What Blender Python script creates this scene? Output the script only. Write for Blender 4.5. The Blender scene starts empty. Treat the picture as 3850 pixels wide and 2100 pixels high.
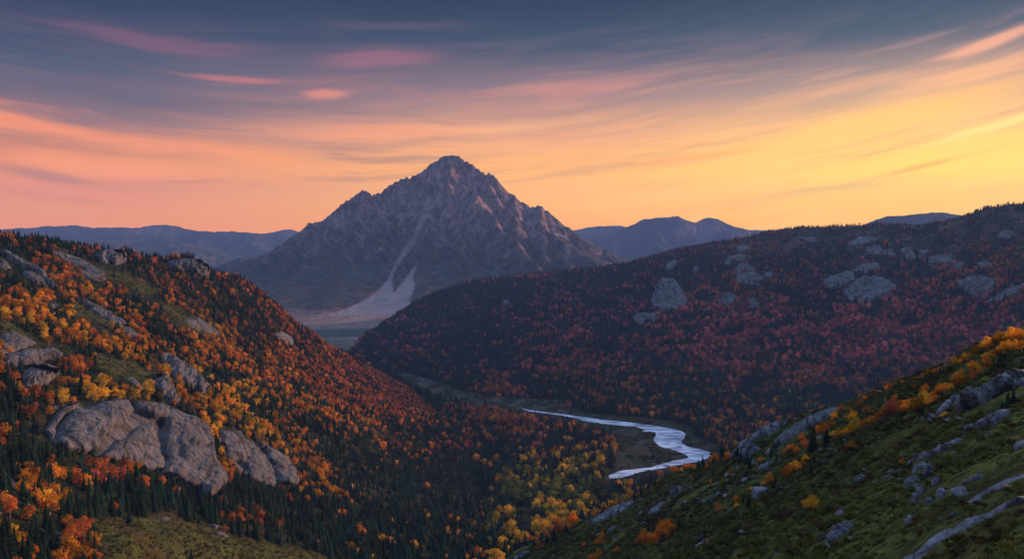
import bpy, math, random
import numpy as np
from mathutils import Vector, Matrix
from mathutils.bvhtree import BVHTree

rng = np.random.default_rng(7)
random.seed(7)
scene = bpy.context.scene
COL = scene.collection
PI = math.pi

# ---------------------------------------------------------------- camera model (used to lay the survey out)
F, CX, CY, HORZ, CAMZ = 2230.0, 1288.0, 702.5, 600.0, 200.0
TH = math.atan((CY - HORZ) / F)
CT, ST = math.cos(TH), math.sin(TH)
CAM = np.array([0.0, 0.0, CAMZ])

def ray(px, py):
    a = (np.asarray(px, float) - CX) / F
    b = (CY - np.asarray(py, float)) / F
    y = CT + b * ST
    return a / y, (b * CT - ST) / y          # X, Z per metre of forward distance

def world(px, py, Y):
    rx, rz = ray(px, py)
    Y = np.asarray(Y, float)
    return np.stack([rx * Y, Y + 0 * rx, CAMZ + rz * Y], -1)

def project(P):
    P = np.asarray(P, float)
    X, Y, Z = P[..., 0], P[..., 1], P[..., 2] - CAMZ
    d = np.maximum(Y * CT - Z * ST, 1e-3)
    return CX + F * X / d, CY - F * (Y * ST + Z * CT) / d

ZN = {'M': (0, 0, 1.4946 / 1.4946), '1': (0, 800, 2576 / 1300), '2': (0, 1400, 2576 / 1300), '3': (1200, 1400, 2576 / 1300),
      '4': (2500, 1400, 2576 / 1350), '5': (2500, 700, 2529 / 1350), '6': (1200, 1000, 2576 / 1300),
      '7': (800, 500, 2576 / 1650), 'R': (1900, 1450, 2576 / 900)}
K = 3850 / 2576
def Z(z, *xy):
    """survey coordinates -> common picture frame"""
    if z == 'M':
        return np.array([(xy[i], xy[i + 1]) for i in range(0, len(xy), 2)], float)
    ox, oy, s = ZN[z]
    return np.array([((xy[i] / s + ox) / K, (xy[i + 1] / s + oy) / K) for i in range(0, len(xy), 2)], float)

# ---------------------------------------------------------------- noise
_perm = np.random.default_rng(3).permutation(256)
_perm = np.concatenate([_perm, _perm, _perm])
_grad = np.random.default_rng(5).normal(size=(256, 3))
_grad /= np.linalg.norm(_grad, axis=1)[:, None]
def pn(x, y, z=0.0):
    x, y, z = np.broadcast_arrays(np.asarray(x, float), np.asarray(y, float), np.asarray(z, float))
    xi, yi, zi = np.floor(x).astype(int), np.floor(y).astype(int), np.floor(z).astype(int)
    xf, yf, zf = x - xi, y - yi, z - zi
    u, v, w = (t * t * t * (t * (t * 6 - 15) + 10) for t in (xf, yf, zf))
    def g(i, j, k):
        h = _perm[(_perm[(_perm[(xi + i) & 255] + yi + j) & 255] + zi + k) & 255]
        gr = _grad[h]
        return gr[..., 0] * (xf - i) + gr[..., 1] * (yf - j) + gr[..., 2] * (zf - k)
    def L(a, b, t): return a + (b - a) * t
    return 1.6 * L(L(L(g(0,0,0), g(1,0,0), u), L(g(0,1,0), g(1,1,0), u), v),
                   L(L(g(0,0,1), g(1,0,1), u), L(g(0,1,1), g(1,1,1), u), v), w)
def fbm(x, y, z=0.0, o=4, gain=0.5):
    s, a, f = 0.0, 1.0, 1.0
    for i in range(o):
        s = s + a * pn(x * f + i * 17.3, y * f - i * 9.1, np.asarray(z) * f + i * 5.7); a *= gain; f *= 2.03
    return s
def ridged(x, y, z=0.0, o=4, gain=0.5):
    s, a, f = 0.0, 1.0, 1.0
    for i in range(o):
        s = s + a * (1 - 2 * np.abs(pn(x * f + i * 11.3, y * f - i * 7.1, np.asarray(z) * f))); a *= gain; f *= 2.1
    return s
def sstep(a, b, x):
    t = np.clip((np.asarray(x, float) - a) / (b - a), 0, 1)
    return t * t * (3 - 2 * t)

def inpoly(px, py, poly):
    px, py = np.asarray(px, float), np.asarray(py, float)
    r = np.zeros(px.shape, bool)
    n = len(poly)
    for i in range(n):
        x1, y1 = poly[i]; x2, y2 = poly[(i + 1) % n]
        if y1 == y2: continue
        c = ((y1 > py) != (y2 > py)) & (px < (x2 - x1) * (py - y1) / (y2 - y1) + x1)
        r ^= c
    return r
def polydist(px, py, poly):
    """signed distance, positive inside"""
    px, py = np.asarray(px, float), np.asarray(py, float)
    d = np.full(px.shape, 1e18)
    n = len(poly)
    for i in range(n):
        ax, ay = poly[i]; bx, by = poly[(i + 1) % n]
        vx, vy = bx - ax, by - ay
        t = np.clip(((px - ax) * vx + (py - ay) * vy) / (vx * vx + vy * vy + 1e-9), 0, 1)
        d = np.minimum(d, (px - ax - t * vx) ** 2 + (py - ay - t * vy) ** 2)
    d = np.sqrt(d)
    return np.where(inpoly(px, py, poly), d, -d)

# ---------------------------------------------------------------- object helpers
def tag(o, label=None, cat=None, group=None, kind=None):
    if label: o['label'] = label
    if cat: o['category'] = cat
    if group: o['group'] = group
    if kind: o['kind'] = kind
    return o
def mkmesh(name, V, faces, smooth=True):
    V = np.ascontiguousarray(V, np.float32).reshape(-1, 3)
    me = bpy.data.meshes.new(name)
    me.vertices.add(len(V)); me.vertices.foreach_set('co', V.ravel())
    if isinstance(faces, np.ndarray): faces = [faces]
    faces = [np.asarray(f, np.int32) for f in faces if len(f)]
    if faces:
        tot = sum(f.size for f in faces)
        li = np.concatenate([f.ravel() for f in faces])
        cnt = np.concatenate([np.full(len(f), f.shape[1], np.int32) for f in faces])
        me.loops.add(tot); me.loops.foreach_set('vertex_index', li)
        me.polygons.add(len(cnt))
        st = np.concatenate([[0], np.cumsum(cnt)[:-1]]).astype(np.int32)
        me.polygons.foreach_set('loop_start', st)
        me.polygons.foreach_set('use_smooth', np.full(len(cnt), smooth, bool))
    me.update(calc_edges=True)
    return me
def link(name, me, mat=None, parent=None):
    o = bpy.data.objects.new(name, me); COL.objects.link(o)
    if mat is not None and not me.materials: me.materials.append(mat)
    if parent: o.parent = parent
    return o
def vattr(me, name, arr):
    arr = np.asarray(arr, np.float32)
    if arr.ndim == 1:
        a = me.attributes.new(name, 'FLOAT', 'POINT'); a.data.foreach_set('value', arr)
    else:
        if arr.shape[1] == 3: arr = np.concatenate([arr, np.ones((len(arr), 1), np.float32)], 1)
        a = me.attributes.new(name, 'FLOAT_COLOR', 'POINT'); a.data.foreach_set('color', np.ascontiguousarray(arr).ravel())
def gridfaces(m, n):
    i = np.arange(m * n).reshape(m, n)
    return np.stack([i[:-1, :-1], i[:-1, 1:], i[1:, 1:], i[1:, :-1]], -1).reshape(-1, 4)

# ---------------------------------------------------------------- material helpers
class NT:
    def __init__(s, tree): s.t = tree; s.n = tree.nodes; s.l = tree.links
    def new(s, typ, ins=None, **kw):
        nd = s.n.new(typ)
        for k, v in kw.items(): setattr(nd, k, v)
        for k, v in (ins or {}).items():
            if hasattr(v, 'links'): s.l.new(v, nd.inputs[k])
            else: nd.inputs[k].default_value = v
        return nd
    def math(s, op, a, b=None, c=None, clamp=False):
        nd = s.n.new('ShaderNodeMath'); nd.operation = op; nd.use_clamp = clamp
        for i, v in enumerate((a, b, c)):
            if v is None: continue
            if hasattr(v, 'links'): s.l.new(v, nd.inputs[i])
            else: nd.inputs[i].default_value = v
        return nd.outputs[0]
    def mix(s, f, a, b, mode='MIX'):
        nd = s.n.new('ShaderNodeMix'); nd.data_type = 'RGBA'; nd.blend_type = mode
        for k, v in ((0, f), (6, a), (7, b)):
            if hasattr(v, 'links'): s.l.new(v, nd.inputs[k])
            else: nd.inputs[k].default_value = v if k == 0 else (tuple(v) + (1,))[:4]
        return nd.outputs[2]
    def ramp(s, f, stops, interp='LINEAR'):
        nd = s.n.new('ShaderNodeValToRGB'); cr = nd.color_ramp; cr.interpolation = interp
        while len(cr.elements) < len(stops): cr.elements.new(0.5)
        for e, (p, c) in zip(cr.elements, stops):
            e.position = p; e.color = (tuple(c) + (1,))[:4] if hasattr(c, '__len__') else (c, c, c, 1)
        s.l.new(f, nd.inputs[0]); return nd.outputs[0]
    def mr(s, v, a, b, c=0.0, d=1.0, t='SMOOTHSTEP'):
        nd = s.n.new('ShaderNodeMapRange'); nd.interpolation_type = t
        s.l.new(v, nd.inputs[0])
        for i, x in enumerate((a, b, c, d)): nd.inputs[i + 1].default_value = x
        return nd.outputs[0]
    def noise(s, vec, scale, detail=4, rough=0.55, dist=0.0):
        nd = s.n.new('ShaderNodeTexNoise'); nd.inputs['Scale'].default_value = scale
        nd.inputs['Detail'].default_value = detail; nd.inputs['Roughness'].default_value = rough
        nd.inputs['Distortion'].default_value = dist
        if vec is not None: s.l.new(vec, nd.inputs['Vector'])
        return nd.outputs[0]
    def vscale(s, vec, sc, rot=(0, 0, 0)):
        nd = s.n.new('ShaderNodeMapping'); s.l.new(vec, nd.inputs[0])
        nd.inputs['Scale'].default_value = sc; nd.inputs['Rotation'].default_value = rot
        return nd.outputs[0]
def newmat(name):
    m = bpy.data.materials.new(name); m.use_nodes = True
    m.node_tree.nodes.clear()
    t = NT(m.node_tree)
    out = t.new('ShaderNodeOutputMaterial')
    return m, t, out
def srgb(r, g, b):
    f = lambda c: (c / 255) / 12.92 if c / 255 <= 0.04045 else ((c / 255 + 0.055) / 1.055) ** 2.4
    return (f(r), f(g), f(b))

def surface(t, out, color, rough=0.9, bumpv=None, bstr=0.5, bdist=1.0, spec=0.2):
    p = t.new('ShaderNodeBsdfPrincipled', {'Base Color': color, 'Roughness': rough, 'Specular IOR Level': spec})
    if bumpv is not None:
        b = t.new('ShaderNodeBump', {'Strength': bstr, 'Distance': bdist, 'Height': bumpv})
        t.l.new(b.outputs[0], p.inputs['Normal'])
    t.l.new(p.outputs[0], out.inputs['Surface'])
    return p

def mat_heath():
    m, t, out = newmat('heath_ground')
    pos = t.new('ShaderNodeNewGeometry').outputs['Position']
    tint = t.new('ShaderNodeAttribute', attribute_name='tint').outputs['Color']
    n1 = t.noise(pos, 0.9, 5, 0.65); n2 = t.noise(pos, 0.12, 4, 0.6); n3 = t.noise(pos, 0.025, 3)
    v = t.math('MULTIPLY', t.mr(n1, .3, .7, .35, 1.75), t.mr(n2, .3, .7, .6, 1.4))
    c = t.mix(1.0, tint, t.new('ShaderNodeCombineXYZ', {0: v, 1: v, 2: v}).outputs[0], 'MULTIPLY')
    c = t.mix(t.mr(n3, .5, .68, 0, .55), c, (.062, .038, .014))
    h = t.math('ADD', t.math('MULTIPLY', n1, .8), t.math('MULTIPLY', n2, 3.0))
    surface(t, out, c, .95, h, .8, 1.0, .1)
    return m
def mat_rock(name, c1, c2, sc=1.0, moss=.35, far=False):
    m, t, out = newmat(name)
    pos = t.new('ShaderNodeNewGeometry').outputs['Position']
    nz = t.new('ShaderNodeSeparateXYZ', {0: t.new('ShaderNodeNewGeometry').outputs['Normal']}).outputs[2]
    streak = t.noise(t.vscale(pos, (sc, sc, sc * .13)), .55, 5, .65, .6)
    big = t.noise(pos, .06 * sc, 4, .6)
    fine = t.noise(pos, 2.2 * sc, 6, .7)
    c = t.mix(t.mr(big, .35, .65), c1, c2)
    c = t.mix(t.mr(streak, .42, .60, 0, .9), c, tuple(x * .33 for x in c1))
    stain = t.noise(t.vscale(pos, (.16 * sc, .16 * sc, .03 * sc)), 1.0, 5, .65, 1.0)
    c = t.mix(t.mr(stain, .50, .60, 0, .65), c, tuple(x * .30 for x in c1))
    c = t.mix(t.mr(fine, .35, .7, 0, .5), c, tuple(min(x * 1.5, .6) for x in c2))
    vor = t.new('ShaderNodeTexVoronoi', {'Vector': t.vscale(pos, (.11 * sc, .11 * sc, .045 * sc)), 'Scale': 1.0}, feature='DISTANCE_TO_EDGE')
    w = t.noise(pos, .3 * sc, 3)
    crack = t.mr(t.math('ADD', vor.outputs['Distance'], t.math('MULTIPLY', t.math('SUBTRACT', w, .5), .25)), 0.0, .045, 1, 0)
    c = t.mix(t.math('MULTIPLY', crack, .85), c, (.03, .028, .024))
    mossm = t.math('MULTIPLY', t.mr(nz, .45, .95), t.mr(t.noise(pos, .35 * sc, 5, .7), .48, .6))
    c = t.mix(t.math('MULTIPLY', mossm, moss), c, (.05, .052, .015))
    h = t.math('ADD', t.math('ADD', t.math('MULTIPLY', streak, 1.2), t.math('MULTIPLY', fine, .35)), t.math('MULTIPLY', crack, -.8))
    surface(t, out, c, .85, h, .9, .8 / sc, .25)
    return m

# ================================================================ TERRAIN
def smooth1(a, k):
    if k < 1: return a
    w = np.hanning(2 * k + 3)[1:-1]; w /= w.sum()
    return np.convolve(np.pad(a, k, 'edge'), w, 'valid')
def pchip(t, Y, q):
    """monotone cubic along axis 0; t (r,), Y (r,n), q (m,)"""
    h = np.diff(t)[:, None]; d = np.diff(Y, axis=0) / h
    m = np.zeros_like(Y)
    w1 = 2 * h[1:] + h[:-1]; w2 = h[1:] + 2 * h[:-1]
    ok = d[:-1] * d[1:] > 0
    with np.errstate(divide='ignore', invalid='ignore'):
        hm = (w1 + w2) / (w1 / d[:-1] + w2 / d[1:])
    m[1:-1] = np.where(ok, hm, 0); m[0] = d[0]; m[-1] = d[-1]
    k = np.clip(np.searchsorted(t, q, side='right') - 1, 0, len(t) - 2)
    s = ((q - t[k]) / (t[k + 1] - t[k]))[:, None]; hh = (t[k + 1] - t[k])[:, None]
    return ((1 + 2 * s) * (1 - s) ** 2 * Y[k] + s * (1 - s) ** 2 * hh * m[k] + s * s * (3 - 2 * s) * Y[k + 1] + s * s * (s - 1) * hh * m[k + 1])

def terrain_grid(rows, backs, x0, x1, n, per, sm=6):
    """rows: key points (px,py,Y) near to far; backs: (dY, z) steps behind the crest; per: mesh rows between key rows"""
    cols = np.linspace(x0, x1, n)
    P = []
    for i, r in enumerate(rows):
        r = np.array(r, float)
        last = i == len(rows) - 1
        k = 2 if last else sm * 3
        py = smooth1(np.interp(cols, r[:, 0], r[:, 1]), k); Y = smooth1(np.interp(cols, r[:, 0], r[:, 2]), sm * 3)
        P.append(world(cols, py, Y))
    for dY, z in backs:
        c = P[len(rows) - 1].copy()
        nw = c * 1.0
        Yn = c[:, 1] + dY
        nw[:, 0] = c[:, 0] * Yn / c[:, 1]; nw[:, 1] = Yn
        nw[:, 2] = np.minimum(c[:, 2] + z, c[:, 2]) if z > -900 else -12
        P.append(nw)
    P = np.array(P)                                         # R,n,3
    t = np.arange(len(P), dtype=float)
    q = np.concatenate([np.linspace(i, i + 1, per[i], endpoint=False) for i in range(len(P) - 1)] + [[len(P) - 1.0]])
    out = np.stack([pchip(t, P[:, :, k], q) for k in range(3)], -1)
    return out

GRIDS = {}
BVH = {}
def finish_terrain(name, G, mat, tint, kindname):
    m, n = G.shape[:2]
    me = mkmesh(name, G, gridfaces(m, n))
    vattr(me, 'tint', tint.reshape(-1, 3))
    o = link(name, me, mat); tag(o, kind='structure')
    GRIDS[kindname] = G
    fc = gridfaces(m, n)
    BVH[kindname] = BVHTree.FromPolygons(G.reshape(-1, 3).tolist(), fc.tolist())
    return o

HEATH = mat_heath()
GREEN = np.array([.062, .068, .014]); DARK = np.array([.016, .018, .010]); BROWN = np.array([.075, .045, .022]); TAN = np.array([.15, .12, .09])

# open heath without trees on the left hill (survey outlines)
HEATH_POLYS = [
    Z('1', 0,760, 150,830, 300,960, 500,1000, 760,1050, 1000,1110, 1140,1190, 1200,1260, 1000,1240, 800,1230, 700,1180, 740,1130, 700,1080, 560,1040, 400,1010, 250,960, 100,900, 0,880),
    Z('1', 550,650, 700,720, 830,800, 850,860, 780,840, 650,800, 540,730),
    Z('1', 420,300, 600,340, 800,420, 1000,480, 1200,590, 1100,600, 900,510, 760,460, 640,420, 500,360),
    Z('1', 1210,650, 1350,720, 1450,800, 1600,900, 1500,860, 1350,840, 1230,730),
    Z('1', 0,300, 60,340, 200,400, 330,470, 420,590, 300,500, 130,420, 0,380),
    Z('2', 640,1090, 800,1075, 1160,1070, 1500,1120, 1800,1230, 2200,1300, 2500,1387, 2300,1500, 800,1500, 780,1330, 760,1200),
    Z('1', 1100,1070, 1180,1060, 1200,1150, 1120,1130),
]

# ---- left hill
L_rows = [
    [(-900,1800,90), (-400,1800,110), (0,1800,132), (600,1800,232), (1000,1800,320), (1300,1800,374), (1700,1800,374)],
    [(-900,1405,140), (-400,1405,170), (0,1405,195), (300,1405,262), (600,1405,345), (1000,1405,468), (1300,1405,552), (1700,1405,560)],
    [(-900,1200,190), (-400,1200,230), (0,1200,268), (300,1225,335), (600,1200,432), (800,1200,540), (1000,1200,650), (1300,1200,748), (1700,1200,760)],
    [(-900,980,250), (-400,990,295), (0,1000,345), (300,1010,402), (600,1020,520), (900,1060,712), (1200,1090,898), (1450,1110,890), (1700,1120,870)],
    [(-900,790,330), (-400,790,385), (0,800,432), (300,820,520), (500,850,620), (700,890,760), (900,970,950), (1100,1030,1030), (1300,1060,975), (1500,1085,928), (1700,1130,850)],
    [(-900,580,470), (-400,590,540), (0,602,600), (120,612,630), (230,628,670), (290,630,690), (350,642,710), (410,662,735), (440,658,742), (475,654,748), (518,668,755), (535,690,765), (600,706,835), (640,730,865), (690,770,900), (760,830,950), (800,853,980),
     (870,902,1060), (960,945,1150), (1050,988,1135), (1200,1018,1067), (1340,1043,1006), (1500,1078,933), (1600,1120,860), (1700,1140,830)],
]
GL = terrain_grid(L_rows, [(60, -14), (160, -60), (420, -999)], -900, 1650, 620, [10, 60, 80, 110, 110, 12, 10, 10])
X, Y_, Zz = GL[..., 0], GL[..., 1], GL[..., 2]
fade = sstep(1.0, 25.0, Zz)
GL[..., 2] += fade * (3.2 * fbm(X / 60, Y_ / 60, 0, 4) + 1.6 * ridged(X / 26 + 5, Y_ / 26, 2, 3) - .8)
GL[..., 2] += -7 * sstep(9, 1.0, Zz)                       # the toe dives under the valley floor
px, py = project(GL)
hm = np.zeros(px.shape)
for p in HEATH_POLYS: hm = np.maximum(hm, sstep(-10, 12, polydist(px, py, p)))
# grass mound at the lower left
mound = sstep(-5, 90, polydist(px, py, HEATH_POLYS[5])); GL[..., 2] += 5 * mound
nn = fbm(X / 14, Y_ / 14, 9, 4)
tintL = DARK + (GREEN - DARK) * hm[..., None] * .6 + (BROWN - DARK) * np.clip(nn - .25, 0, 1)[..., None] * .5
HEATH_L = hm
finish_terrain('left_hill', GL, HEATH, tintL, 'left')

# ---- right hill
R_rows = [
    [(700,905,1450), (850,902,1465), (1020,942,1290), (1250,962,1215), (1500,980,1160), (1800,1002,1090), (2100,1042,990), (2576,1100,880), (3900,1200,740)],
    [(700,895,1500), (870,884,1560), (1050,888,1500), (1300,900,1400), (1600,920,1300), (2000,950,1185), (2576,1000,1030), (3900,1090,860)],
    [(700,885,1560), (870,877,1600), (1050,835,1690), (1300,800,1700), (1600,780,1650), (2000,745,1530), (2300,745,1410), (2430,765,1340), (2500,730,1300), (2576,715,1270), (3900,720,1050)],
    [(700,880,1600), (870,875,1625), (1050,792,1790), (1300,735,1890), (1600,695,1880), (1800,655,1850), (2000,640,1760), (2300,622,1620), (2576,600,1500), (3900,560,1250)],
    [(700,885,1620), (820,882,1640), (870,872,1650), (910,852,1700), (950,832,1750), (1000,797,1800), (1050,764,1850), (1100,742,1900), (1150,727,1950), (1220,711,1980), (1300,702,2000), (1400,691,2030), (1500,683,2050),
     (1570,672,2050), (1640,653,2050), (1720,630,2020), (1800,613,2000), (1860,601,1970), (1920,592,1950), (2010,580,1920), (2100,573,1900), (2200,566,1850), (2300,566,1780), (2400,552,1720), (2430,542,1700), (2480,525,1680), (2530,517,1660), (2576,514,1650), (2900,480,1600), (3400,440,1500), (3900,430,1450)],
]
GR = terrain_grid(R_rows, [(130, -14), (330, -70), (900, -999)], 700, 3900, 620, [70, 90, 90, 90, 12, 8, 8])
X, Y_, Zz = GR[..., 0], GR[..., 1], GR[..., 2]
fade = sstep(2.0, 50.0, Zz)
crest = sstep(0.0, 60.0, np.abs(np.arange(GR.shape[0]) - 340.0))[:, None]
GR[..., 2] += fade * (.35 + .65 * crest) * (16 * fbm(X / 240, Y_ / 240, 4, 3) + 7 * ridged(X / 90, Y_ / 90, 7, 4) - 3)
GR[..., 2] += -7 * sstep(10, 1.0, Zz)
px, py = project(GR)
nn = fbm(X / 40, Y_ / 40, 3, 4)
hr = sstep(680, 590, py) * sstep(1700, 2000, px) * sstep(-.1, .5, nn)
tintR = DARK + (BROWN * .8 - DARK) * np.clip(nn, 0, 1)[..., None] * .6 + (np.array([.07, .05, .035]) - DARK) * hr[..., None]
finish_terrain('right_hill', GR, HEATH, tintR, 'right')

# ---- near slope on the right
N_rows = [
    [(1200,2500,150), (1500,2400,95), (1800,2100,55), (2100,1950,36), (2400,1850,25), (2576,1800,21), (3300,1700,16)],
    [(1200,1950,230), (1500,1800,160), (1800,1600,92), (2100,1500,62), (2400,1450,43), (2576,1420,36), (3300,1350,28)],
    [(1200,1640,300), (1500,1520,212), (1800,1405,142), (2100,1330,97), (2400,1270,68), (2576,1230,56), (3300,1480,42)],
    [(1200,1530,345), (1500,1405,262), (1800,1320,195), (2100,1230,142), (2400,1130,107), (2576,1080,91), (3300,1210,66)],
    [(1200,1480,380), (1500,1340,305), (1800,1230,235), (2100,1120,192), (2400,1010,150), (2576,950,132), (3300,1060,90)],
    [(1200,1455,400), (1250,1430,405), (1300,1397,400), (1400,1346,390), (1500,1296,375), (1600,1251,355), (1650,1218,345), (1700,1190,335), (1790,1166,318), (1840,1130,310), (1900,1089,295), (2000,1048,275), (2100,1024,255), (2180,995,242), (2250,966,230), (2390,916,205),
     (2450,878,195), (2510,850,188), (2576,834,180), (2800,850,168), (3300,980,150)],
]
GN = terrain_grid(N_rows, [(25, -9), (70, -38), (260, -999)], 1200, 3300, 640, [30, 70, 110, 100, 100, 16, 14, 10])
X, Y_, Zz = GN[..., 0], GN[..., 1], GN[..., 2]
amp = np.clip(Y_ / 160, .15, 1)
crest = sstep(0, 50, np.abs(np.arange(GN.shape[0]) - 410.0))[:, None] * .75 + .25
GN[..., 2] += amp * crest * (1.5 * fbm(X / 26, Y_ / 26, 1, 3) + .75 * ridged(X / 13 + Y_ / 40, Y_ / 17, 2, 4) - .35) * sstep(0, 20, Zz)
GN[..., 2] += .22 * fbm(X / 3, Y_ / 3, 1, 3) * crest
px, py = project(GN)
nn = fbm(X / 9, Y_ / 9, 5, 4)
tintN = GREEN * (1 + .5 * nn[..., None]) + (BROWN - GREEN) * np.clip(nn - .35, 0, 1)[..., None] * .6 + (np.array([.075, .075, .014]) - GREEN) * (sstep(.05, .5, fbm(X / 22, Y_ / 22, 8, 3)) * .8)[..., None]
finish_terrain('near_slope', GN, HEATH, np.clip(tintN, .006, 1), 'near')

# ---- valley floor (one sheet to the horizon), with the river bed sunk into it
RIVER = Z('R', 170,240, 330,268, 480,285, 600,300, 740,318, 1000,355, 1300,385, 1600,425, 1800,460, 1900,487, 1938,510, 1930,550, 1898,590, 1910,620, 1960,650, 2030,664, 2100,680, 2210,712, 2205,760, 2120,800, 1960,832,
          1850,850, 1700,882, 1560,905, 1450,922, 1350,958, 1250,985, 1120,992, 1112,962, 1160,938, 1210,918, 1290,902, 1350,896, 1450,886, 1560,875, 1650,848, 1800,802, 1900,785, 1965,772, 1962,750, 1900,722, 1850,702, 1780,680, 1700,662, 1650,640, 1615,610, 1594,575, 1612,545, 1618,515, 1600,497, 1560,487,
          1470,490, 1500,468, 1440,452, 1380,440, 1200,420, 980,398, 850,375, 740,345, 600,315, 450,298, 330,285, 200,258)
OPEN = [np.vstack([Z('M', 1000,935, 1080,955, 1160,985, 1250,1000, 1330,1005, 1410,1008, 1440,1022), Z('R', 620,190, 680,262, 880,300, 1100,330, 1400,345, 1700,375, 1860,400, 1960,450, 2010,520, 2110,590, 2250,640, 2290,690, 2300,790, 2100,850, 1700,920, 1400,1010, 1120,1010, 1060,950, 1200,850, 1180,720, 1230,560, 1100,470, 960,400, 800,390, 740,360, 500,330, 200,290), Z('M', 1200,1015, 1100,990, 1020,955)]),
        Z('M', 690,770, 740,790, 880,770, 1010,775, 1010,800, 900,860, 870,885, 820,850, 700,840),
        Z('3', 1480,1000, 1570,1010, 1600,1100, 1570,1150, 1500,1130)]
pyr = np.concatenate([np.array([2600, 2200, 1900, 1700, 1560]), np.linspace(1450, 1220, 110), np.linspace(1218, 930, 300), np.linspace(928, 740, 110), np.linspace(738, 640, 40), [632, 625, 619, 614, 610, 607, 605, 603.5]])
cols = np.concatenate([np.linspace(-1500, 600, 90, endpoint=False), np.linspace(600, 1900, 520, endpoint=False), np.linspace(1900, 4200, 90)])
PX, PY = np.meshgrid(cols, pyr)
rx, rz = ray(PX, PY)
Yf = -CAMZ / rz
GF = np.stack([rx * Yf, Yf, np.zeros_like(Yf)], -1)
dR = polydist(PX, PY, RIVER)
wet = sstep(-3, 1.2, dR)
GF[..., 2] = .45 + .25 * fbm(GF[..., 0] / 18, GF[..., 1] / 18, 0, 3) * (Yf < 4000) - 1.5 * wet
op = np.zeros(PX.shape)
for p in OPEN: op = np.maximum(op, sstep(-6, 5, polydist(PX, PY, p)))
nf = fbm(GF[..., 0] / 30, GF[..., 1] / 14, 0, 4)
near_water = sstep(-14, -1, dR)
tintF = DARK + (np.array([.046, .040, .022]) - DARK) * op[..., None] + (np.array([.04, .045, .02]) - np.array([.046, .040, .022])) * (op * sstep(-.2, .4, nf))[..., None]
tintF += (np.array([.045, .038, .03]) - tintF) * (near_water * .7)[..., None]
gravel = sstep(-10, 4, polydist(PX, PY, Z('M', 1000,940, 1080,955, 1160,985, 1250,1001, 1400,1010, 1440,1025, 1500,1042, 1400,1040, 1200,1030, 1060,1000)))
tintF += (np.array([.085, .072, .066]) - tintF) * (gravel * (.55 + .45 * np.clip(nf, -1, 1)))[..., None]
# far meadow below the mountain
nfar = fbm(GF[..., 0] / 160, GF[..., 1] / 420, 0, 4)
far = sstep(895, 860, PY)
MEAD = np.array([.23, .15, .12]) * (1 + .4 * nfar[..., None])
green_band = sstep(0, 4, 13 - np.abs(PY - 840 + (PX - 800) * .03)) * sstep(700, 740, PX)
MEAD = MEAD + (np.array([.07, .085, .07]) - MEAD) * green_band[..., None] + (np.array([.12, .12, .07]) - MEAD) * (sstep(848, 856, PY) * .8)[..., None]
tintF = tintF + (np.clip(MEAD, .01, 1) - tintF) * far[..., None]
far2 = sstep(760, 740, PY)
tintF += (np.array([.03, .045, .04]) - tintF) * far2[..., None]
finish_terrain('valley_floor', GF, HEATH, np.clip(tintF, .005, 1), 'floor')

# ---- river
def mat_water():
    m, t, out = newmat('river_water')
    pos = t.new('ShaderNodeNewGeometry').outputs['Position']
    rip = t.noise(t.vscale(pos, (.25, .7, 1)), 1.0, 4, .6, .4)
    w2 = t.noise(t.vscale(pos, (.045, .13, 1)), 1.0, 5, .6, 1.2)
    c = t.mix(t.mr(w2, .4, .62), (.95, .92, 1.0), (.26, .30, .40))
    p = surface(t, out, c, .3, rip, .35, .4, .9)
    t.l.new(t.mr(w2, .42, .62,    .5, .3), p.inputs['Roughness'])
    p.inputs['Metallic'].default_value = .55
    return m
rx, rz = ray(RIVER[:, 0], RIVER[:, 1]); Yr = -CAMZ / rz
import bmesh
def refine(poly, k=4):
    out = []
    for i in range(len(poly)):
        p0, p1, p2, p3 = poly[i - 1], poly[i], poly[(i + 1) % len(poly)], poly[(i + 2) % len(poly)]
        for j in range(k):
            s = j / k
            out.append(.5 * (2 * p1 + (p2 - p0) * s + (2 * p0 - 5 * p1 + 4 * p2 - p3) * s * s + (3 * p1 - p0 - 3 * p2 + p3) * s ** 3))
    return np.array(out)
rp = np.stack([rx * Yr, Yr, 0 * Yr], -1)
bm = bmesh.new()
vs = [bm.verts.new(tuple(p)) for p in rp]
es = [bm.edges.new((vs[i], vs[(i + 1) % len(vs)])) for i in range(len(vs))]
bmesh.ops.triangle_fill(bm, edges=es, use_beauty=True, normal=(0, 0, 1))
me = bpy.data.meshes.new('river'); bm.to_mesh(me); bm.free()
river = link('river', me, mat_water()); tag(river, kind='structure')

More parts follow.
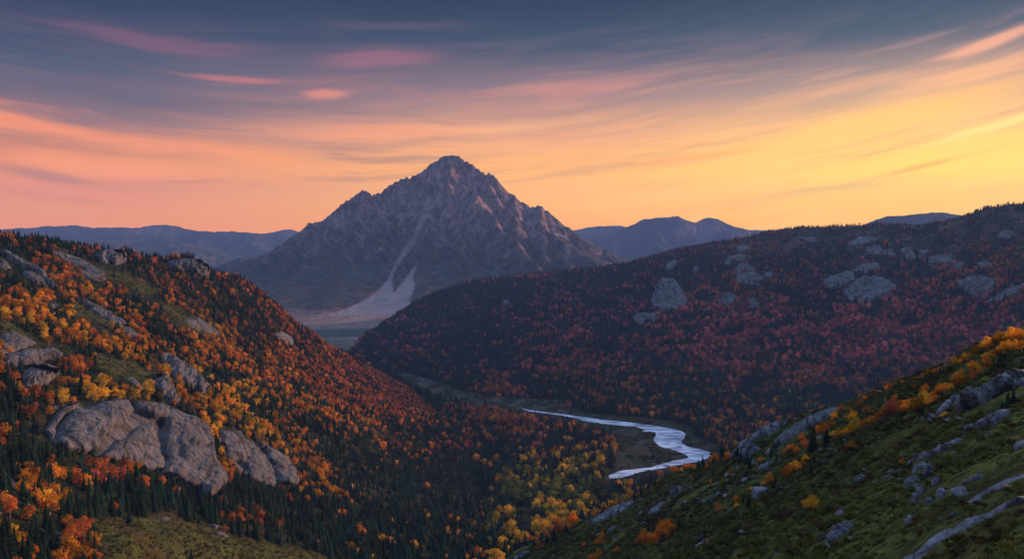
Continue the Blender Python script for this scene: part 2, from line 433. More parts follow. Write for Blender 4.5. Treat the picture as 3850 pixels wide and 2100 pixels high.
# ---- far ranges
def far_range(name, crest, base_py, Y, col, amp, seed, depth=1500, rough=1.0, sm=4):
    cr = np.array(crest, float)
    cols = np.linspace(cr[0, 0], cr[-1, 0], 420)
    py = smooth1(np.interp(cols, cr[:, 0], cr[:, 1]), sm)
    zc = CAMZ + ray(cols, py)[1] * Y
    zc = zc + rough * amp * .12 * fbm(cols / 16, seed, 0, 3)
    m = 90
    v = np.linspace(-1, 1.0, m)[:, None]
    base_z = -10.0
    yy = Y + v * depth
    prof = np.where(v < 0, (1 - np.abs(v)) ** 1.15, (1 - v) ** 1.3)
    z = base_z + (zc[None, :] - base_z) * prof
    x = ray(cols, py)[0][None, :] * Y * (1 + v * .04)
    yy = yy + 0 * x
    fadeh = np.sin(np.clip(prof, 0, 1) * PI) ** .8
    z = z + fadeh * amp * (ridged(x / (depth * .28), yy / (depth * .5), seed, 4) - .5)
    G = np.stack([x, yy, z], -1)
    me = mkmesh(name, G, gridfaces(*G.shape[:2]))
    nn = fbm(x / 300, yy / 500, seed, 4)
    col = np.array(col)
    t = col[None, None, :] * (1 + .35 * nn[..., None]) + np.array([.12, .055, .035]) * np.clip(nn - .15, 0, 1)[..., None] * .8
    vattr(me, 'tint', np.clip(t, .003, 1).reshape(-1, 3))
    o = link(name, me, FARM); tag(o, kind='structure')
def mat_far(name):
    m, t, out = newmat(name)
    pos = t.new('ShaderNodeNewGeometry').outputs['Position']
    tint = t.new('ShaderNodeAttribute', attribute_name='tint').outputs['Color']
    n1 = t.noise(pos, .03, 6, .65)
    v = t.mr(n1, .3, .7, .55, 1.5)
    c = t.mix(1.0, tint, t.new('ShaderNodeCombineXYZ', {0: v, 1: v, 2: v}).outputs[0], 'MULTIPLY')
    surface(t, out, c, .95, n1, .6, 20, .1)
    return m
FARM = mat_far('far_forest_ground')
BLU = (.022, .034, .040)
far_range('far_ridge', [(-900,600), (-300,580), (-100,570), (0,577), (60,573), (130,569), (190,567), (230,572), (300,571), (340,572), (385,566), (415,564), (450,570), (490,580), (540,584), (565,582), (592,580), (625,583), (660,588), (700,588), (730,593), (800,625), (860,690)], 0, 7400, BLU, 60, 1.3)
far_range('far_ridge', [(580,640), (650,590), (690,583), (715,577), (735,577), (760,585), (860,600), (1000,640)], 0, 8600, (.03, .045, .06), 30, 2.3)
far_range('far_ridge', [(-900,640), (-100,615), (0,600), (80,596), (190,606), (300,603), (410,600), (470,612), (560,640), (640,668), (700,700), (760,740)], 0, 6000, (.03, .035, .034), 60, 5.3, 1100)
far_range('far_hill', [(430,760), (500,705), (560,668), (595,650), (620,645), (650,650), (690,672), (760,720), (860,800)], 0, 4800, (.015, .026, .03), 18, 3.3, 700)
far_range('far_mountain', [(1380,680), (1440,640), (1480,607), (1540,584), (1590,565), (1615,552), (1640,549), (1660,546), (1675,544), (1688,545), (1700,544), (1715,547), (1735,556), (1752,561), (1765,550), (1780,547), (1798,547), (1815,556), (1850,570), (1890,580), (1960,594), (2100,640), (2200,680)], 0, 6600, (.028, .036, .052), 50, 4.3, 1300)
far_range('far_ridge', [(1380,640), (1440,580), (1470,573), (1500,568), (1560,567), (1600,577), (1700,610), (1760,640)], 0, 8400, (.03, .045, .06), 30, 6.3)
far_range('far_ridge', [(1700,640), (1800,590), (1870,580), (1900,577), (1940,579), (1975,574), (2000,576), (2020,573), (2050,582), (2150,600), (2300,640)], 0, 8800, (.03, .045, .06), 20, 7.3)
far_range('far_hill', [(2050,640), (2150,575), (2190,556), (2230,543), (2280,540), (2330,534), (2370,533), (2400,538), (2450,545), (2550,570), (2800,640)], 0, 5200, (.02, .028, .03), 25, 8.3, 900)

# ---- the central mountain
MY = 3500
def mp(z, *t):
    out = []
    for i in range(0, len(t), 3):
        q = Z(z, t[i], t[i + 1])[0]
        out.append(world(q[0], q[1], t[i + 2]))
    return np.array(out)
RIDGES = [  # points, A, L, s2
    (mp('7', -160,950,2950, 20,850,3050, 120,800,3100, 270,735,3150, 400,670,3220, 490,600,3280, 540,550,3300, 585,518,3330, 645,515,3350, 685,470,3370, 705,455,3380, 745,412,3400, 770,408,3400, 830,365,3430, 880,328,3450, 910,345,3460, 940,352,3465, 985,345,3480,
        1010,320,3490, 1060,285,3500, 1100,265,3505, 1135,248,3510, 1160,252,3510, 1200,232,3515, 1250,200,3520, 1310,155,3520, 1370,122,3520, 1440,124,3520, 1490,158,3515, 1560,200,3510, 1600,240,3500, 1625,228,3495, 1660,255,3490, 1690,310,3480, 1715,345,3470,
        1745,350,3465, 1760,378,3460, 1820,405,3450, 1860,425,3440, 1910,420,3430, 1960,445,3420, 2020,500,3400, 2060,548,3380, 2088,546,3375, 2120,570,3360, 2160,620,3340, 2220,675,3320, 2262,700,3300, 2285,688,3300, 2310,674,3300, 2335,700,3300, 2370,750,3300, 2420,785,3280, 2560,880,3200), -.79, 235, .055),
    (mp('7', 1385,130,3520, 1400,240,3430, 1385,330,3350, 1400,440,3260, 1470,520,3160, 1500,600,3060, 1480,700,2920, 1450,800,2780), 230, 210, .36),          # central buttress
    (mp('7', 1400,240,3430, 1520,330,3330, 1560,430,3230, 1640,560,3080, 1760,690,2900, 1900,810,2760), 230, 210, .36),
    (mp('7', 1600,240,3500, 1690,400,3330, 1740,520,3200, 1820,640,3080, 1950,760,2950, 2060,850,2850), 230, 210, .36),
    (mp('7', 1745,350,3465, 1800,480,3330, 1880,600,3200, 2000,710,3080, 2130,810,2980), 230, 210, .36),
    (mp('7', 1910,420,3430, 1950,560,3260, 2080,680,3140, 2230,800,3020), 230, 210, .36),
    (mp('7', 880,328,3450, 900,450,3330, 840,560,3200, 800,700,3040, 700,830,2880, 640,900,2760), 230, 210, .36),
    (mp('7', 1060,285,3500, 1000,420,3360, 980,520,3250, 960,640,3110, 980,740,2980, 900,800,2890), 230, 210, .36),
    (mp('7', 745,412,3400, 700,540,3280, 600,660,3140, 480,780,3000, 400,900,2800), 230, 210, .36),
    (mp('7', 585,518,3330, 500,640,3200, 380,740,3080, 250,850,2920), 230, 210, .36),
    (mp('7', 1210,232,3515, 1280,400,3320, 1290,560,3130, 1230,680,2980, 1130,830,2790, 1080,900,2680), 230, 210, .36),
]
gx = np.arange(-1900, 1150, 4.6); gy = np.arange(2150, 4500, 4.6)
MX, MYY = np.meshgrid(gx, gy)
wx = MX + 26 * fbm(MX / 130, MYY / 130, 3, 3); wy = MYY + 26 * fbm(MX / 130, MYY / 130, 13, 3)
best = np.full(MX.shape, -1e9); bd = np.zeros(MX.shape); bt = np.zeros(MX.shape); bi = np.zeros(MX.shape)
for ri, (P, A, L, s2) in enumerate(RIDGES):
    acc = 0.0
    ux, uy = (MX + (wx - MX) * .3, MYY + (wy - MYY) * .3) if ri == 0 else (wx, wy)
    for i in range(len(P) - 1):
        a, b = P[i], P[i + 1]
        v = b[:2] - a[:2]; ll = v @ v; ln = math.sqrt(ll)
        t = np.clip(((ux - a[0]) * v[0] + (uy - a[1]) * v[1]) / ll, 0, 1)
        d = np.hypot(ux - a[0] - t * v[0], uy - a[1] - t * v[1])
        hz = a[2] + (b[2] - a[2]) * t + (36 if ri and i else 0) - (36 * (1 - t) * (i == 1) if ri else 0)
        h = hz - ((A if A > 0 else -A * np.maximum(hz, 60)) * (1 - np.exp(-d / L)) + s2 * d)
        m_ = h > best
        best = np.where(m_, h, best); bd = np.where(m_, d, bd); bt = np.where(m_, acc + t * ln, bt); bi = np.where(m_, ri, bi)
        acc += ln
zz = best.copy()
rel = np.clip(zz / 350, 0, 1)
g1 = ridged(bt / 115 + bi * 7 + .3 * fbm(MX / 90, MYY / 90, 4, 2), bd / 600, bi, 2)
g2 = ridged(bt / 38 + bi * 3, bd / 260, bi + 5, 3)
da = sstep(4, 130, bd)
damp = np.where(bi == 0, da, .35 + .65 * da)
zz += rel * damp * (30 * (g1 - .6) + 9 * (g2 - .7)) + rel * 2.0 * ridged(MX / 50, MYY / 50, 2, 5) * (.35 + .65 * da) - 4 * rel
zz += (1 - da) * rel * 8 * (ridged(bt / 22, bi, 3, 3) - .35) * (bi == 0) - (1 - da) * 3
zz = zz * sstep(2200, 2760, MYY + 40 * fbm(MX / 150, 0, 5, 2))
px, py = project(np.stack([MX, MYY, zz], -1))
SCREE = [Z('7', 1285,340, 1245,420, 1215,520, 1170,600, 1110,690, 1060,780, 1020,860, 960,930, 860,990, 720,1050, 560,1080, 400,1095, 500,1140, 700,1150, 900,1150, 1150,1120, 1190,1020, 1160,980, 1190,890, 1180,830, 1195,765, 1180,770, 1130,850, 1080,920, 1065,925, 1055,850, 1075,785, 1110,740, 1160,680, 1210,600, 1250,520)]
sc_d = polydist(px, py, SCREE[0])
front = (MYY < 3500)
scree = sstep(-3, 3, sc_d + 3 * fbm(MX / 20, MYY / 20, 1, 2)) * front
up = sstep(700, 560, py); 
scree_v = scree * (.5 + .5 * sstep(540, 680, py))
zs = zz.copy()
for _ in range(14):
    zs[1:-1, 1:-1] = (zs[:-2, 1:-1] + zs[2:, 1:-1] + zs[1:-1, :-2] + zs[1:-1, 2:] + 2 * zs[1:-1, 1:-1]) / 6
sw = sstep(-6, 8, sc_d) * front
zz = zz + (zs - zz) * sw
zz = zz - 2.5
zz = np.where(zz < 2, zz - (2 - zz) * 1.0, zz)
nn = fbm(MX / 45, MYY / 45, 3, 5)
rockc = np.array([.185, .122, .120]) * (1 + .4 * nn[..., None]) + np.array([.05, .015, 0]) * np.clip(fbm(MX / 120, MYY / 120, 9, 3), 0, 1)[..., None]
brush = sstep(.30, -.1, zz / 547 - .30 + .22 * nn)
tM = rockc + (np.array([.034, .046, .044]) - rockc) * (brush * .9)[..., None]
rust = sstep(.1, .5, fbm(MX / 70, MYY / 70, 21, 4)) * brush
tM = tM + (np.array([.14, .06, .04]) - tM) * (rust * .45)[..., None]
ridge_ground = g1 < .25
tM *= (1 - .3 * sstep(.55, .1, g2))[..., None]
tM = tM + (np.array([.20, .14, .12]) - tM) * (sstep(16, 3, zz) * sstep(3100, 2900, MYY) * sstep(690, 740, px))[..., None]
tM = tM + (np.array([.24, .205, .22]) - tM) * (scree_v * (.8 + .2 * nn))[..., None]
GM = np.stack([MX, MYY, zz], -1)
def mat_mountain():
    m, t, out = newmat('mountain_rock')
    pos = t.new('ShaderNodeNewGeometry').outputs['Position']
    tint = t.new('ShaderNodeAttribute', attribute_name='tint').outputs['Color']
    sc = t.new('ShaderNodeAttribute', attribute_name='scree').outputs['Fac']
    n1 = t.noise(t.vscale(pos, (1, 1, .35)), .05, 7, .68); n2 = t.noise(pos, .22, 5, .7)
    v = t.math('MULTIPLY', t.mr(n1, .33, .68, .45, 1.6), t.mr(n2, .3, .7, .7, 1.35))
    v = t.math('ADD', t.math('MULTIPLY', v, t.math('SUBTRACT', 1.0, t.math('MULTIPLY', sc, .75))), t.math('MULTIPLY', sc, .75))
    c = t.mix(1.0, tint, t.new('ShaderNodeCombineXYZ', {0: v, 1: v, 2: v}).outputs[0], 'MULTIPLY')
    h = t.math('MULTIPLY', t.math('ADD', n1, t.math('MULTIPLY', n2, .3)), t.math('SUBTRACT', 1.0, t.math('MULTIPLY', sc, .8)))
    surface(t, out, c, .95, h, 1.0, 16, .1)
    return m
me = mkmesh('mountain', GM, gridfaces(*GM.shape[:2]))
vattr(me, 'tint', np.clip(tM, .004, 1).reshape(-1, 3)); vattr(me, 'scree', scree_v.ravel())
tag(link('mountain', me, mat_mountain()), kind='structure')

# ================================================================ ROCKS
def hit(kind, px, py):
    rx, rz = ray(px, py)
    d = Vector((float(rx), 1.0, float(rz))).normalized()
    loc, nor, i, dist = BVH[kind].ray_cast(Vector(CAM), d)
    if loc is None: return None
    if nor.z < 0: nor = -nor
    return np.array(loc), np.array(nor)
ROCKM = {
    'left': mat_rock('granite_warm', (.078, .073, .080), (.130, .122, .130), .6, .45),
    'right': mat_rock('granite_grey', (.115, .11, .118), (.175, .17, .175), .3, .6),
    'near': mat_rock('granite_cool', (.14, .132, .15), (.25, .24, .27), 1.0, .8),
}
ROCK_POLYS = {'left': [], 'right': [], 'near': []}
def rock(kind, outline, label, H=.22, face=.3, lumps=None, name='rock_outcrop', cat='rock', group=None, n=70, crag=1.0, keep=True, edge=.75):
    """a rock shell grown out of the slope over the surveyed outline; H is its relief as a share of its breadth"""
    c = outline.mean(0)
    h0 = hit(kind, *c)
    if h0 is None: h0 = hit(kind, c[0], outline[:, 1].max())
    if h0 is None: return None
    P0, nor = h0
    # mean normal over outline
    tc = CAM - P0; tc[2] *= .3; tc /= np.linalg.norm(tc)
    nv = nor * (1 - face) + tc * face; nv /= np.linalg.norm(nv)
    ax = np.array([1.0, 0, 0]); ax -= nv * (ax @ nv); ax /= np.linalg.norm(ax)
    bx = np.cross(nv, ax)
    def loc2(p):
        rx, rz = ray(p[:, 0], p[:, 1])
        D = np.stack([rx, np.ones_like(rx), rz], -1)
        s = ((P0 - CAM) @ nv) / (D @ nv)
        Q = CAM + D * s[:, None] - P0
        return np.stack([Q @ ax, Q @ bx], -1)
    po = loc2(outline)
    lo, hi = po.min(0), po.max(0); size = hi - lo
    mg = .10 * size.min() + .05
    nx = int(np.clip(n * math.sqrt(size[0] / size[1]), 16, 240)); ny = int(np.clip(n * math.sqrt(size[1] / size[0]), 16, 240))
    gx_, gy_ = np.meshgrid(np.linspace(lo[0] - mg, hi[0] + mg, nx), np.linspace(lo[1] - mg, hi[1] + mg, ny))
    br = math.sqrt(max(size[0] * size[1], .01)) ; small = size.min()
    wob = (.07 if kind == 'right' else .035) * br
    ux = gx_ + wob * fbm(gx_ / br * 5 + P0[0], gy_ / br * 5, 3, 3); uy = gy_ + wob * fbm(gx_ / br * 5, gy_ / br * 5 + P0[1], 8, 3)
    sd = polydist(ux, uy, po); dm = max(sd.max(), 1e-3)
    def prof(s, wd): s = np.clip(s / wd, 0, 1); return np.sqrt(np.clip(1 - (1 - s) ** 2, 0, 1))
    hh = H * small
    if lumps:
        f = .22 * prof(sd / dm, edge)
        for lp in lumps:
            l2 = loc2(lp[0]); s2 = polydist(ux, uy, l2); m2 = max(s2.max(), 1e-3)
            f = np.maximum(f, np.where(s2 > 0, lp[1] * (.25 + .75 * prof(s2 / m2, .8)), 0))
    else:
        f = prof(sd / dm, edge)
    seed = P0[0] * .13 + P0[1] * .07
    q = 6.0 / br
    det = .16 * ridged(gx_ * q, gy_ * q * .45, seed, 4) + .10 * fbm(gx_ * q * 3, gy_ * q * 1.2, seed, 3)
    r2 = np.random.default_rng(int(abs(seed) * 97) % 99991)
    ns = int(np.clip(n * .32, 9, 46)); sx_, sy_ = r2.uniform(lo[0], hi[0], ns), r2.uniform(lo[1], hi[1], ns); so_ = r2.normal(0, 1, ns)
    wu = gx_ + .05 * br * fbm(gx_ * q * 1.5, gy_ * q * 1.5, seed, 3); wv_ = (gy_ + .05 * br * fbm(gx_ * q * 1.5, gy_ * q * 1.5, seed + 9, 3)) * .55 + .25 * gx_
    dd_ = np.stack([np.hypot(wu - sx_[k], wv_ - sy_[k] * .55 - .25 * sx_[k]) for k in range(ns)])
    oo = np.argsort(dd_, axis=0); d1 = np.take_along_axis(dd_, oo[:1], 0)[0]; d2 = np.take_along_axis(dd_, oo[1:2], 0)[0]
    cellr = br / math.sqrt(ns); groove = sstep(.16, 0, (d2 - d1) / cellr)
    blocks = .085 * so_[oo[0]] * sstep(0, .12, (d2 - d1) / cellr) - .13 * groove
    hgt = hh * (f * (1 + crag * (det - .1 + blocks))) - .02 * small
    hgt = np.where(sd < 0, -.02 * small + sd * .8, hgt)
    base = P0 + gx_[..., None] * ax + gy_[..., None] * bx
    bt_ = BVH[kind]; nvv = Vector(nv)
    reach = br * 1.2; along = kind == 'near'
    off = np.zeros(gx_.shape); okm = np.zeros(gx_.shape, bool)
    for j in range(0, ny):
        for i in range(0, nx):
            if sd[j, i] < -2.5 * mg: continue
            if along:
                p = Vector(base[j, i]); l, _, _, ds = bt_.ray_cast(p + nvv * reach, -nvv, reach * 2)
                if l is not None: off[j, i] = reach - ds; okm[j, i] = True
                continue
            p = Vector(base[j, i]); d_ = (p - Vector(CAM)); L_ = d_.length; l, _, _, ds = bt_.ray_cast(Vector(CAM), d_ / L_)
            if l is not None and abs(ds - L_) < 1.5 * br: off[j, i] = ds / L_; okm[j, i] = True
    if not okm.any(): return None
    off = np.where(okm, off, off[okm].mean())
    V = (base + off[..., None] * nv if along else CAM + (base - CAM) * off[..., None]) + hgt[..., None] * nv
    V[..., 2] += 0.0
    fc = gridfaces(ny, nx)
    keepv = (sd > -mg).ravel()
    fc = fc[keepv[fc].all(1)]
    used = np.unique(fc); remap = -np.ones(nx * ny, int); remap[used] = np.arange(len(used))
    org = P0.copy()
    me = mkmesh(name, V.reshape(-1, 3)[used] - org, remap[fc])
    o = link(name, me, ROCKM[kind]); o.location = org
    tag(o, label, cat, group)
    if keep: ROCK_POLYS[kind].append(outline)
    return o

LG, RG, NG = 'rock outcrops on the left hillside', 'pale rock domes on the right hillside', 'rock outcrops on the near slope'
z2 = lambda *a: Z('2', *a)
z1 = lambda *a: Z('1', *a)
z3 = lambda *a: Z('3', *a)
z4 = lambda *a: Z('4', *a)
z5 = lambda *a: Z('5', *a)
ROCKS_L = [
 (z2(300,440, 390,320, 470,260, 580,235, 740,225, 850,208, 960,212, 1060,222, 1180,228, 1290,265, 1400,320, 1490,390, 1545,470, 1560,560, 1590,660, 1650,760, 1655,830, 1600,900, 1530,930, 1440,880, 1330,800, 1200,760, 1130,720, 900,680, 730,640, 560,600, 430,560, 340,500),
  'huge grey granite dome with a dark cleft, largest rock on the left hill', dict(H=.33, face=.62, crag=.5, n=170, name='granite_dome', lumps=[
   (z2(390,540, 400,440, 480,330, 600,290, 740,225, 850,208, 960,215, 985,290, 900,380, 800,440, 740,520, 700,600, 560,600, 430,560), .8),
   (z2(740,630, 830,540, 960,480, 1010,420, 1050,385, 1100,375, 1140,440, 1170,560, 1200,720, 1100,720, 900,680), .62),
   (z2(985,222, 1100,222, 1180,228, 1240,250, 1230,330, 1180,380, 1080,330, 1000,300), .78),
   (z2(1180,300, 1260,260, 1400,320, 1490,390, 1545,470, 1560,560, 1590,660, 1650,760, 1655,830, 1600,900, 1530,930, 1440,880, 1330,800, 1200,760, 1190,620, 1200,480, 1170,380), 1.0),
   (z2(310,440, 390,330, 470,262, 580,240, 590,270, 470,330, 400,430, 370,500), .4)])),
 (z2(1600,440, 1680,425, 1780,455, 1850,500, 1920,530, 2000,560, 2090,610, 2150,680, 2190,740, 2210,800, 2180,840, 2080,830, 1950,850, 1850,780, 1760,720, 1700,640, 1640,540),
  'grey rock buttress with three rounded ribs, right of the huge granite dome', dict(H=.33, face=.55, crag=.6, n=100, name='granite_dome', lumps=[
   (z2(1605,440, 1680,425, 1780,455, 1835,510, 1860,600, 1790,690, 1700,640, 1640,540), .8),
   (z2(1800,560, 1870,560, 1940,600, 2000,690, 2010,770, 1950,850, 1850,780, 1810,680), .85),
   (z2(1900,520, 2000,560, 2090,610, 2150,680, 2210,800, 2180,840, 2080,830, 2040,740, 1980,640), 1.0)])),
 (z1(1190,1050, 1260,1070, 1330,1120, 1420,1170, 1500,1240, 1560,1300, 1595,1350, 1500,1335, 1400,1290, 1310,1240, 1240,1150), 'long pale whaleback slab tapering downhill above the two granite domes', dict(H=.4, face=.35)),
 (z1(1130,1265, 1190,1195, 1240,1230, 1265,1300, 1300,1370, 1340,1455, 1270,1410, 1200,1350, 1150,1300), 'steep ribbed rock spur just above the top of the huge dome', dict(H=.4, face=.4)),
 (z1(930,1230, 980,1225, 1050,1280, 1115,1315, 1060,1325, 1000,1295), 'low grey ledge in grass left of the steep ribbed spur', dict(H=.25)),
 (z1(165,1190, 230,1140, 330,1125, 420,1155, 448,1205, 390,1260, 300,1300, 200,1312, 165,1260), 'pale blocky cliff under the grassy shelf at the left', dict(H=.4, face=.6)),
 (z1(0,900, 100,880, 250,950, 272,978, 180,1012, 60,1045, 0,1055), 'flat weathered rock pavement at the left edge of the grassy shelf', dict(H=.12)),
 (z1(20,1065, 180,1022, 380,1008, 475,1060, 400,1105, 250,1140, 120,1150, 30,1120), 'broad dark rock bank just above the pale blocky cliff', dict(H=.22, face=.4)),
 (z1(560,636, 640,650, 750,708, 850,765, 930,820, 962,852, 870,832, 760,775, 640,705), 'long thin pale slab running downhill in the middle of the left hill', dict(H=.3)),
 (z1(860,838, 960,852, 1032,912, 1022,948, 930,905), 'short pale rock at the lower end of the long thin slab', dict(H=.3)),
 (z1(1350,800, 1440,768, 1520,808, 1600,868, 1645,925, 1560,905, 1450,862), 'smooth grey slab below a strip of heath near the hill crest', dict(H=.2)),
 (z1(690,335, 750,292, 830,278, 900,284, 948,330, 942,372, 860,388, 760,372), 'rounded banded knob on the crest of the left hill', dict(H=.45, face=.55, name='crag')),
 (z1(1225,385, 1290,352, 1380,340, 1480,350, 1545,388, 1562,440, 1552,490, 1470,465, 1400,440, 1300,425), 'craggy cliffed knob at the right end of the left crest', dict(H=.5, face=.6, name='crag', crag=1.6)),
 (z1(370,285, 450,288, 600,340, 720,405, 785,450, 760,475, 680,450, 560,390, 440,330), 'faint grassy slab strip below the rounded crest knob', dict(H=.15)),
 (z1(560,400, 660,440, 770,470, 800,500, 730,505, 640,480, 580,440), 'grey scabby slab just below the faint grassy strip', dict(H=.15)),
 (z1(150,440, 230,438, 300,478, 342,542, 270,530, 190,490), 'lilac grey slab between orange birches near the upper left', dict(H=.3)),
 (z1(0,285, 60,298, 150,358, 270,408, 340,458, 390,528, 445,585, 400,570, 330,500, 240,430, 130,390, 30,330), 'long curving pale stripe of bare rock at the upper left', dict(H=.2)),
 (z1(0,350, 50,370, 88,415, 50,420, 0,410), 'small slab cut by the left picture edge below the curving stripe', dict(H=.25)),
 (z2(370,1165, 440,1195, 490,1255, 525,1312, 470,1295, 400,1225), 'narrow pale ledge beside the lower left grass mound', dict(H=.4, face=.4)),
 (z2(60,770, 130,830, 205,890, 190,920, 120,880, 60,830), 'small rock lip above the orange birches at the far lower left', dict(H=.35)),
 (z2(1548,1128, 1620,1138, 1685,1165, 1600,1162), 'upper of two flat stones on the lower left grass mound', dict(H=.3, n=30)),
 (z2(1570,1172, 1660,1188, 1705,1226, 1640,1218), 'lower of two flat stones on the lower left grass mound', dict(H=.3, n=30)),
 (z2(1170,1092, 1230,1078, 1275,1098, 1210,1118), 'small flat stone on top of the lower left grass mound', dict(H=.3, n=30)),
 (z2(570,1300, 600,1330, 625,1360, 590,1350), 'little stone chip below the narrow pale ledge', dict(H=.4, n=24)),
 (z2(245,1290, 275,1300, 270,1350, 245,1355), 'small upright stone among dark spruces at the bottom left', dict(H=.5, n=24, face=.5)),
 (z1(370,680, 410,670, 435,700, 420,730, 380,720), 'small pinkish rock patch among birches left of the long thin slab', dict(H=.3, n=30)),
 (z2(400,235, 430,240, 425,275, 395,285, 385,262), 'small round boulder at the left shoulder of the huge dome', dict(H=.5, n=30, face=.5)),
 (z1(2030,900, 2100,880, 2180,930, 2190,990, 2120,960), 'thin bare patch under the crest on the far right flank of the left hill', dict(H=.12, n=30)),
]
ROCKS_R = [
 (Z('M', 1632,762, 1648,738, 1656,716, 1680,704, 1706,711, 1718,728, 1731,758, 1728,774, 1706,776, 1690,790, 1668,786, 1650,772), 'tall smooth dome, leftmost large rock on the right hillside', .5),
 (Z('M', 1588,800, 1608,780, 1638,774, 1658,788, 1644,812, 1602,816), 'small dome just below the leftmost large dome', .35),
 (Z('M', 1253,768, 1264,754, 1282,750, 1278,766, 1262,772), 'tiny lone rock far left on the dark spruce slope', .35),
 (z5(480,582, 530,545, 600,550, 630,592, 560,604, 490,622), 'upper dome of the stacked rock pair right of the tall dome', .35),
 (z5(470,650, 540,608, 640,604, 705,655, 690,690, 600,700, 520,684), 'lower dome of the stacked rock pair right of the tall dome', .35),
 (z5(350,800, 450,748, 505,762, 512,812, 440,835, 370,822), 'bare rock foot, left of two below the stacked pair', .3),
 (z5(572,812, 620,778, 668,820, 655,862, 590,855), 'bare rock foot, right of two below the stacked pair', .3),
 (z5(408,542, 450,490, 560,474, 610,490, 530,525, 440,552), 'slanting slab just above the stacked rock pair', .22),
 (z5(1098,684, 1160,630, 1260,600, 1345,598, 1345,650, 1245,712, 1165,722), 'streaked sloping dome adjoining the broadest dome on its left', .3),
 (z5(1250,742, 1325,660, 1420,628, 1540,648, 1612,688, 1650,742, 1560,772, 1500,802, 1390,828, 1300,812, 1258,775), 'broadest pale dome in the middle of the right hillside', .38),
 (z5(1325,590, 1400,544, 1500,538, 1525,580, 1440,612, 1360,612), 'creviced dome just above the broadest pale dome', .3),
 (z5(2055,692, 2120,640, 2230,626, 2345,650, 2305,762, 2240,812, 2190,782, 2100,742), 'fluted dome farthest right among the large hillside domes', .38),
 (z5(1285,402, 1370,350, 1475,354, 1500,372, 1400,412, 1310,432), 'upper left slab of the high row of outcrops', .2),
 (z5(1405,432, 1500,412, 1530,448, 1612,438, 1625,492, 1530,484, 1430,474), 'double rock of the high row, above the creviced dome', .28),
 (z5(1638,442, 1740,424, 1765,470, 1772,512, 1700,502), 'third outcrop from the left in the high row', .28),
 (z5(1788,446, 1862,444, 1832,502, 1788,504), 'narrow outcrop in the middle of the high row', .28),
 (z5(1856,492, 1960,474, 2045,490, 2045,532, 1930,542, 1850,547), 'broad flat outcrop near the right end of the high row', .28),
 (z5(1848,552, 1960,544, 1972,562, 1880,578), 'thin slab directly under the broad flat outcrop', .2),
 (z5(2195,542, 2260,524, 2315,540, 2302,572, 2220,577), 'smooth oval rock above the fluted dome', .3),
 (z5(2012,562, 2090,528, 2140,550, 2060,592), 'small sloping rock left of the smooth oval rock', .25),
 (z5(2325,342, 2400,304, 2475,330, 2442,362, 2360,372), 'highest rock dome under the top right crest', .25),
 (z5(2262,812, 2350,742, 2450,700, 2540,676, 2560,722, 2440,762, 2330,825), 'long shelving outcrop at the right picture edge above the forest', .18),
 (z5(-20,598, 10,548, 70,515, 108,528, 62,582), 'sloping slab directly above the leftmost tall dome', .22),
 (z5(200,560, 245,566, 236,622, 196,604), 'small grey face between the tall dome and the stacked pair', .28),
 (z5(940,352, 1050,356, 1110,380, 1010,392), 'faint flat slab high on the crest left of the high row', .12),
 (z5(480,425, 560,405, 620,420, 590,450, 500,452), 'faint slab near the crest above the slanting slab', .15),
 (z5(680,580, 730,570, 762,610, 748,660, 700,640), 'dim rock face right of the stacked rock pair', .22),
 (z5(230,890, 290,850, 330,862, 300,905), 'small rock low on the slope under the left bare foot', .25),
]
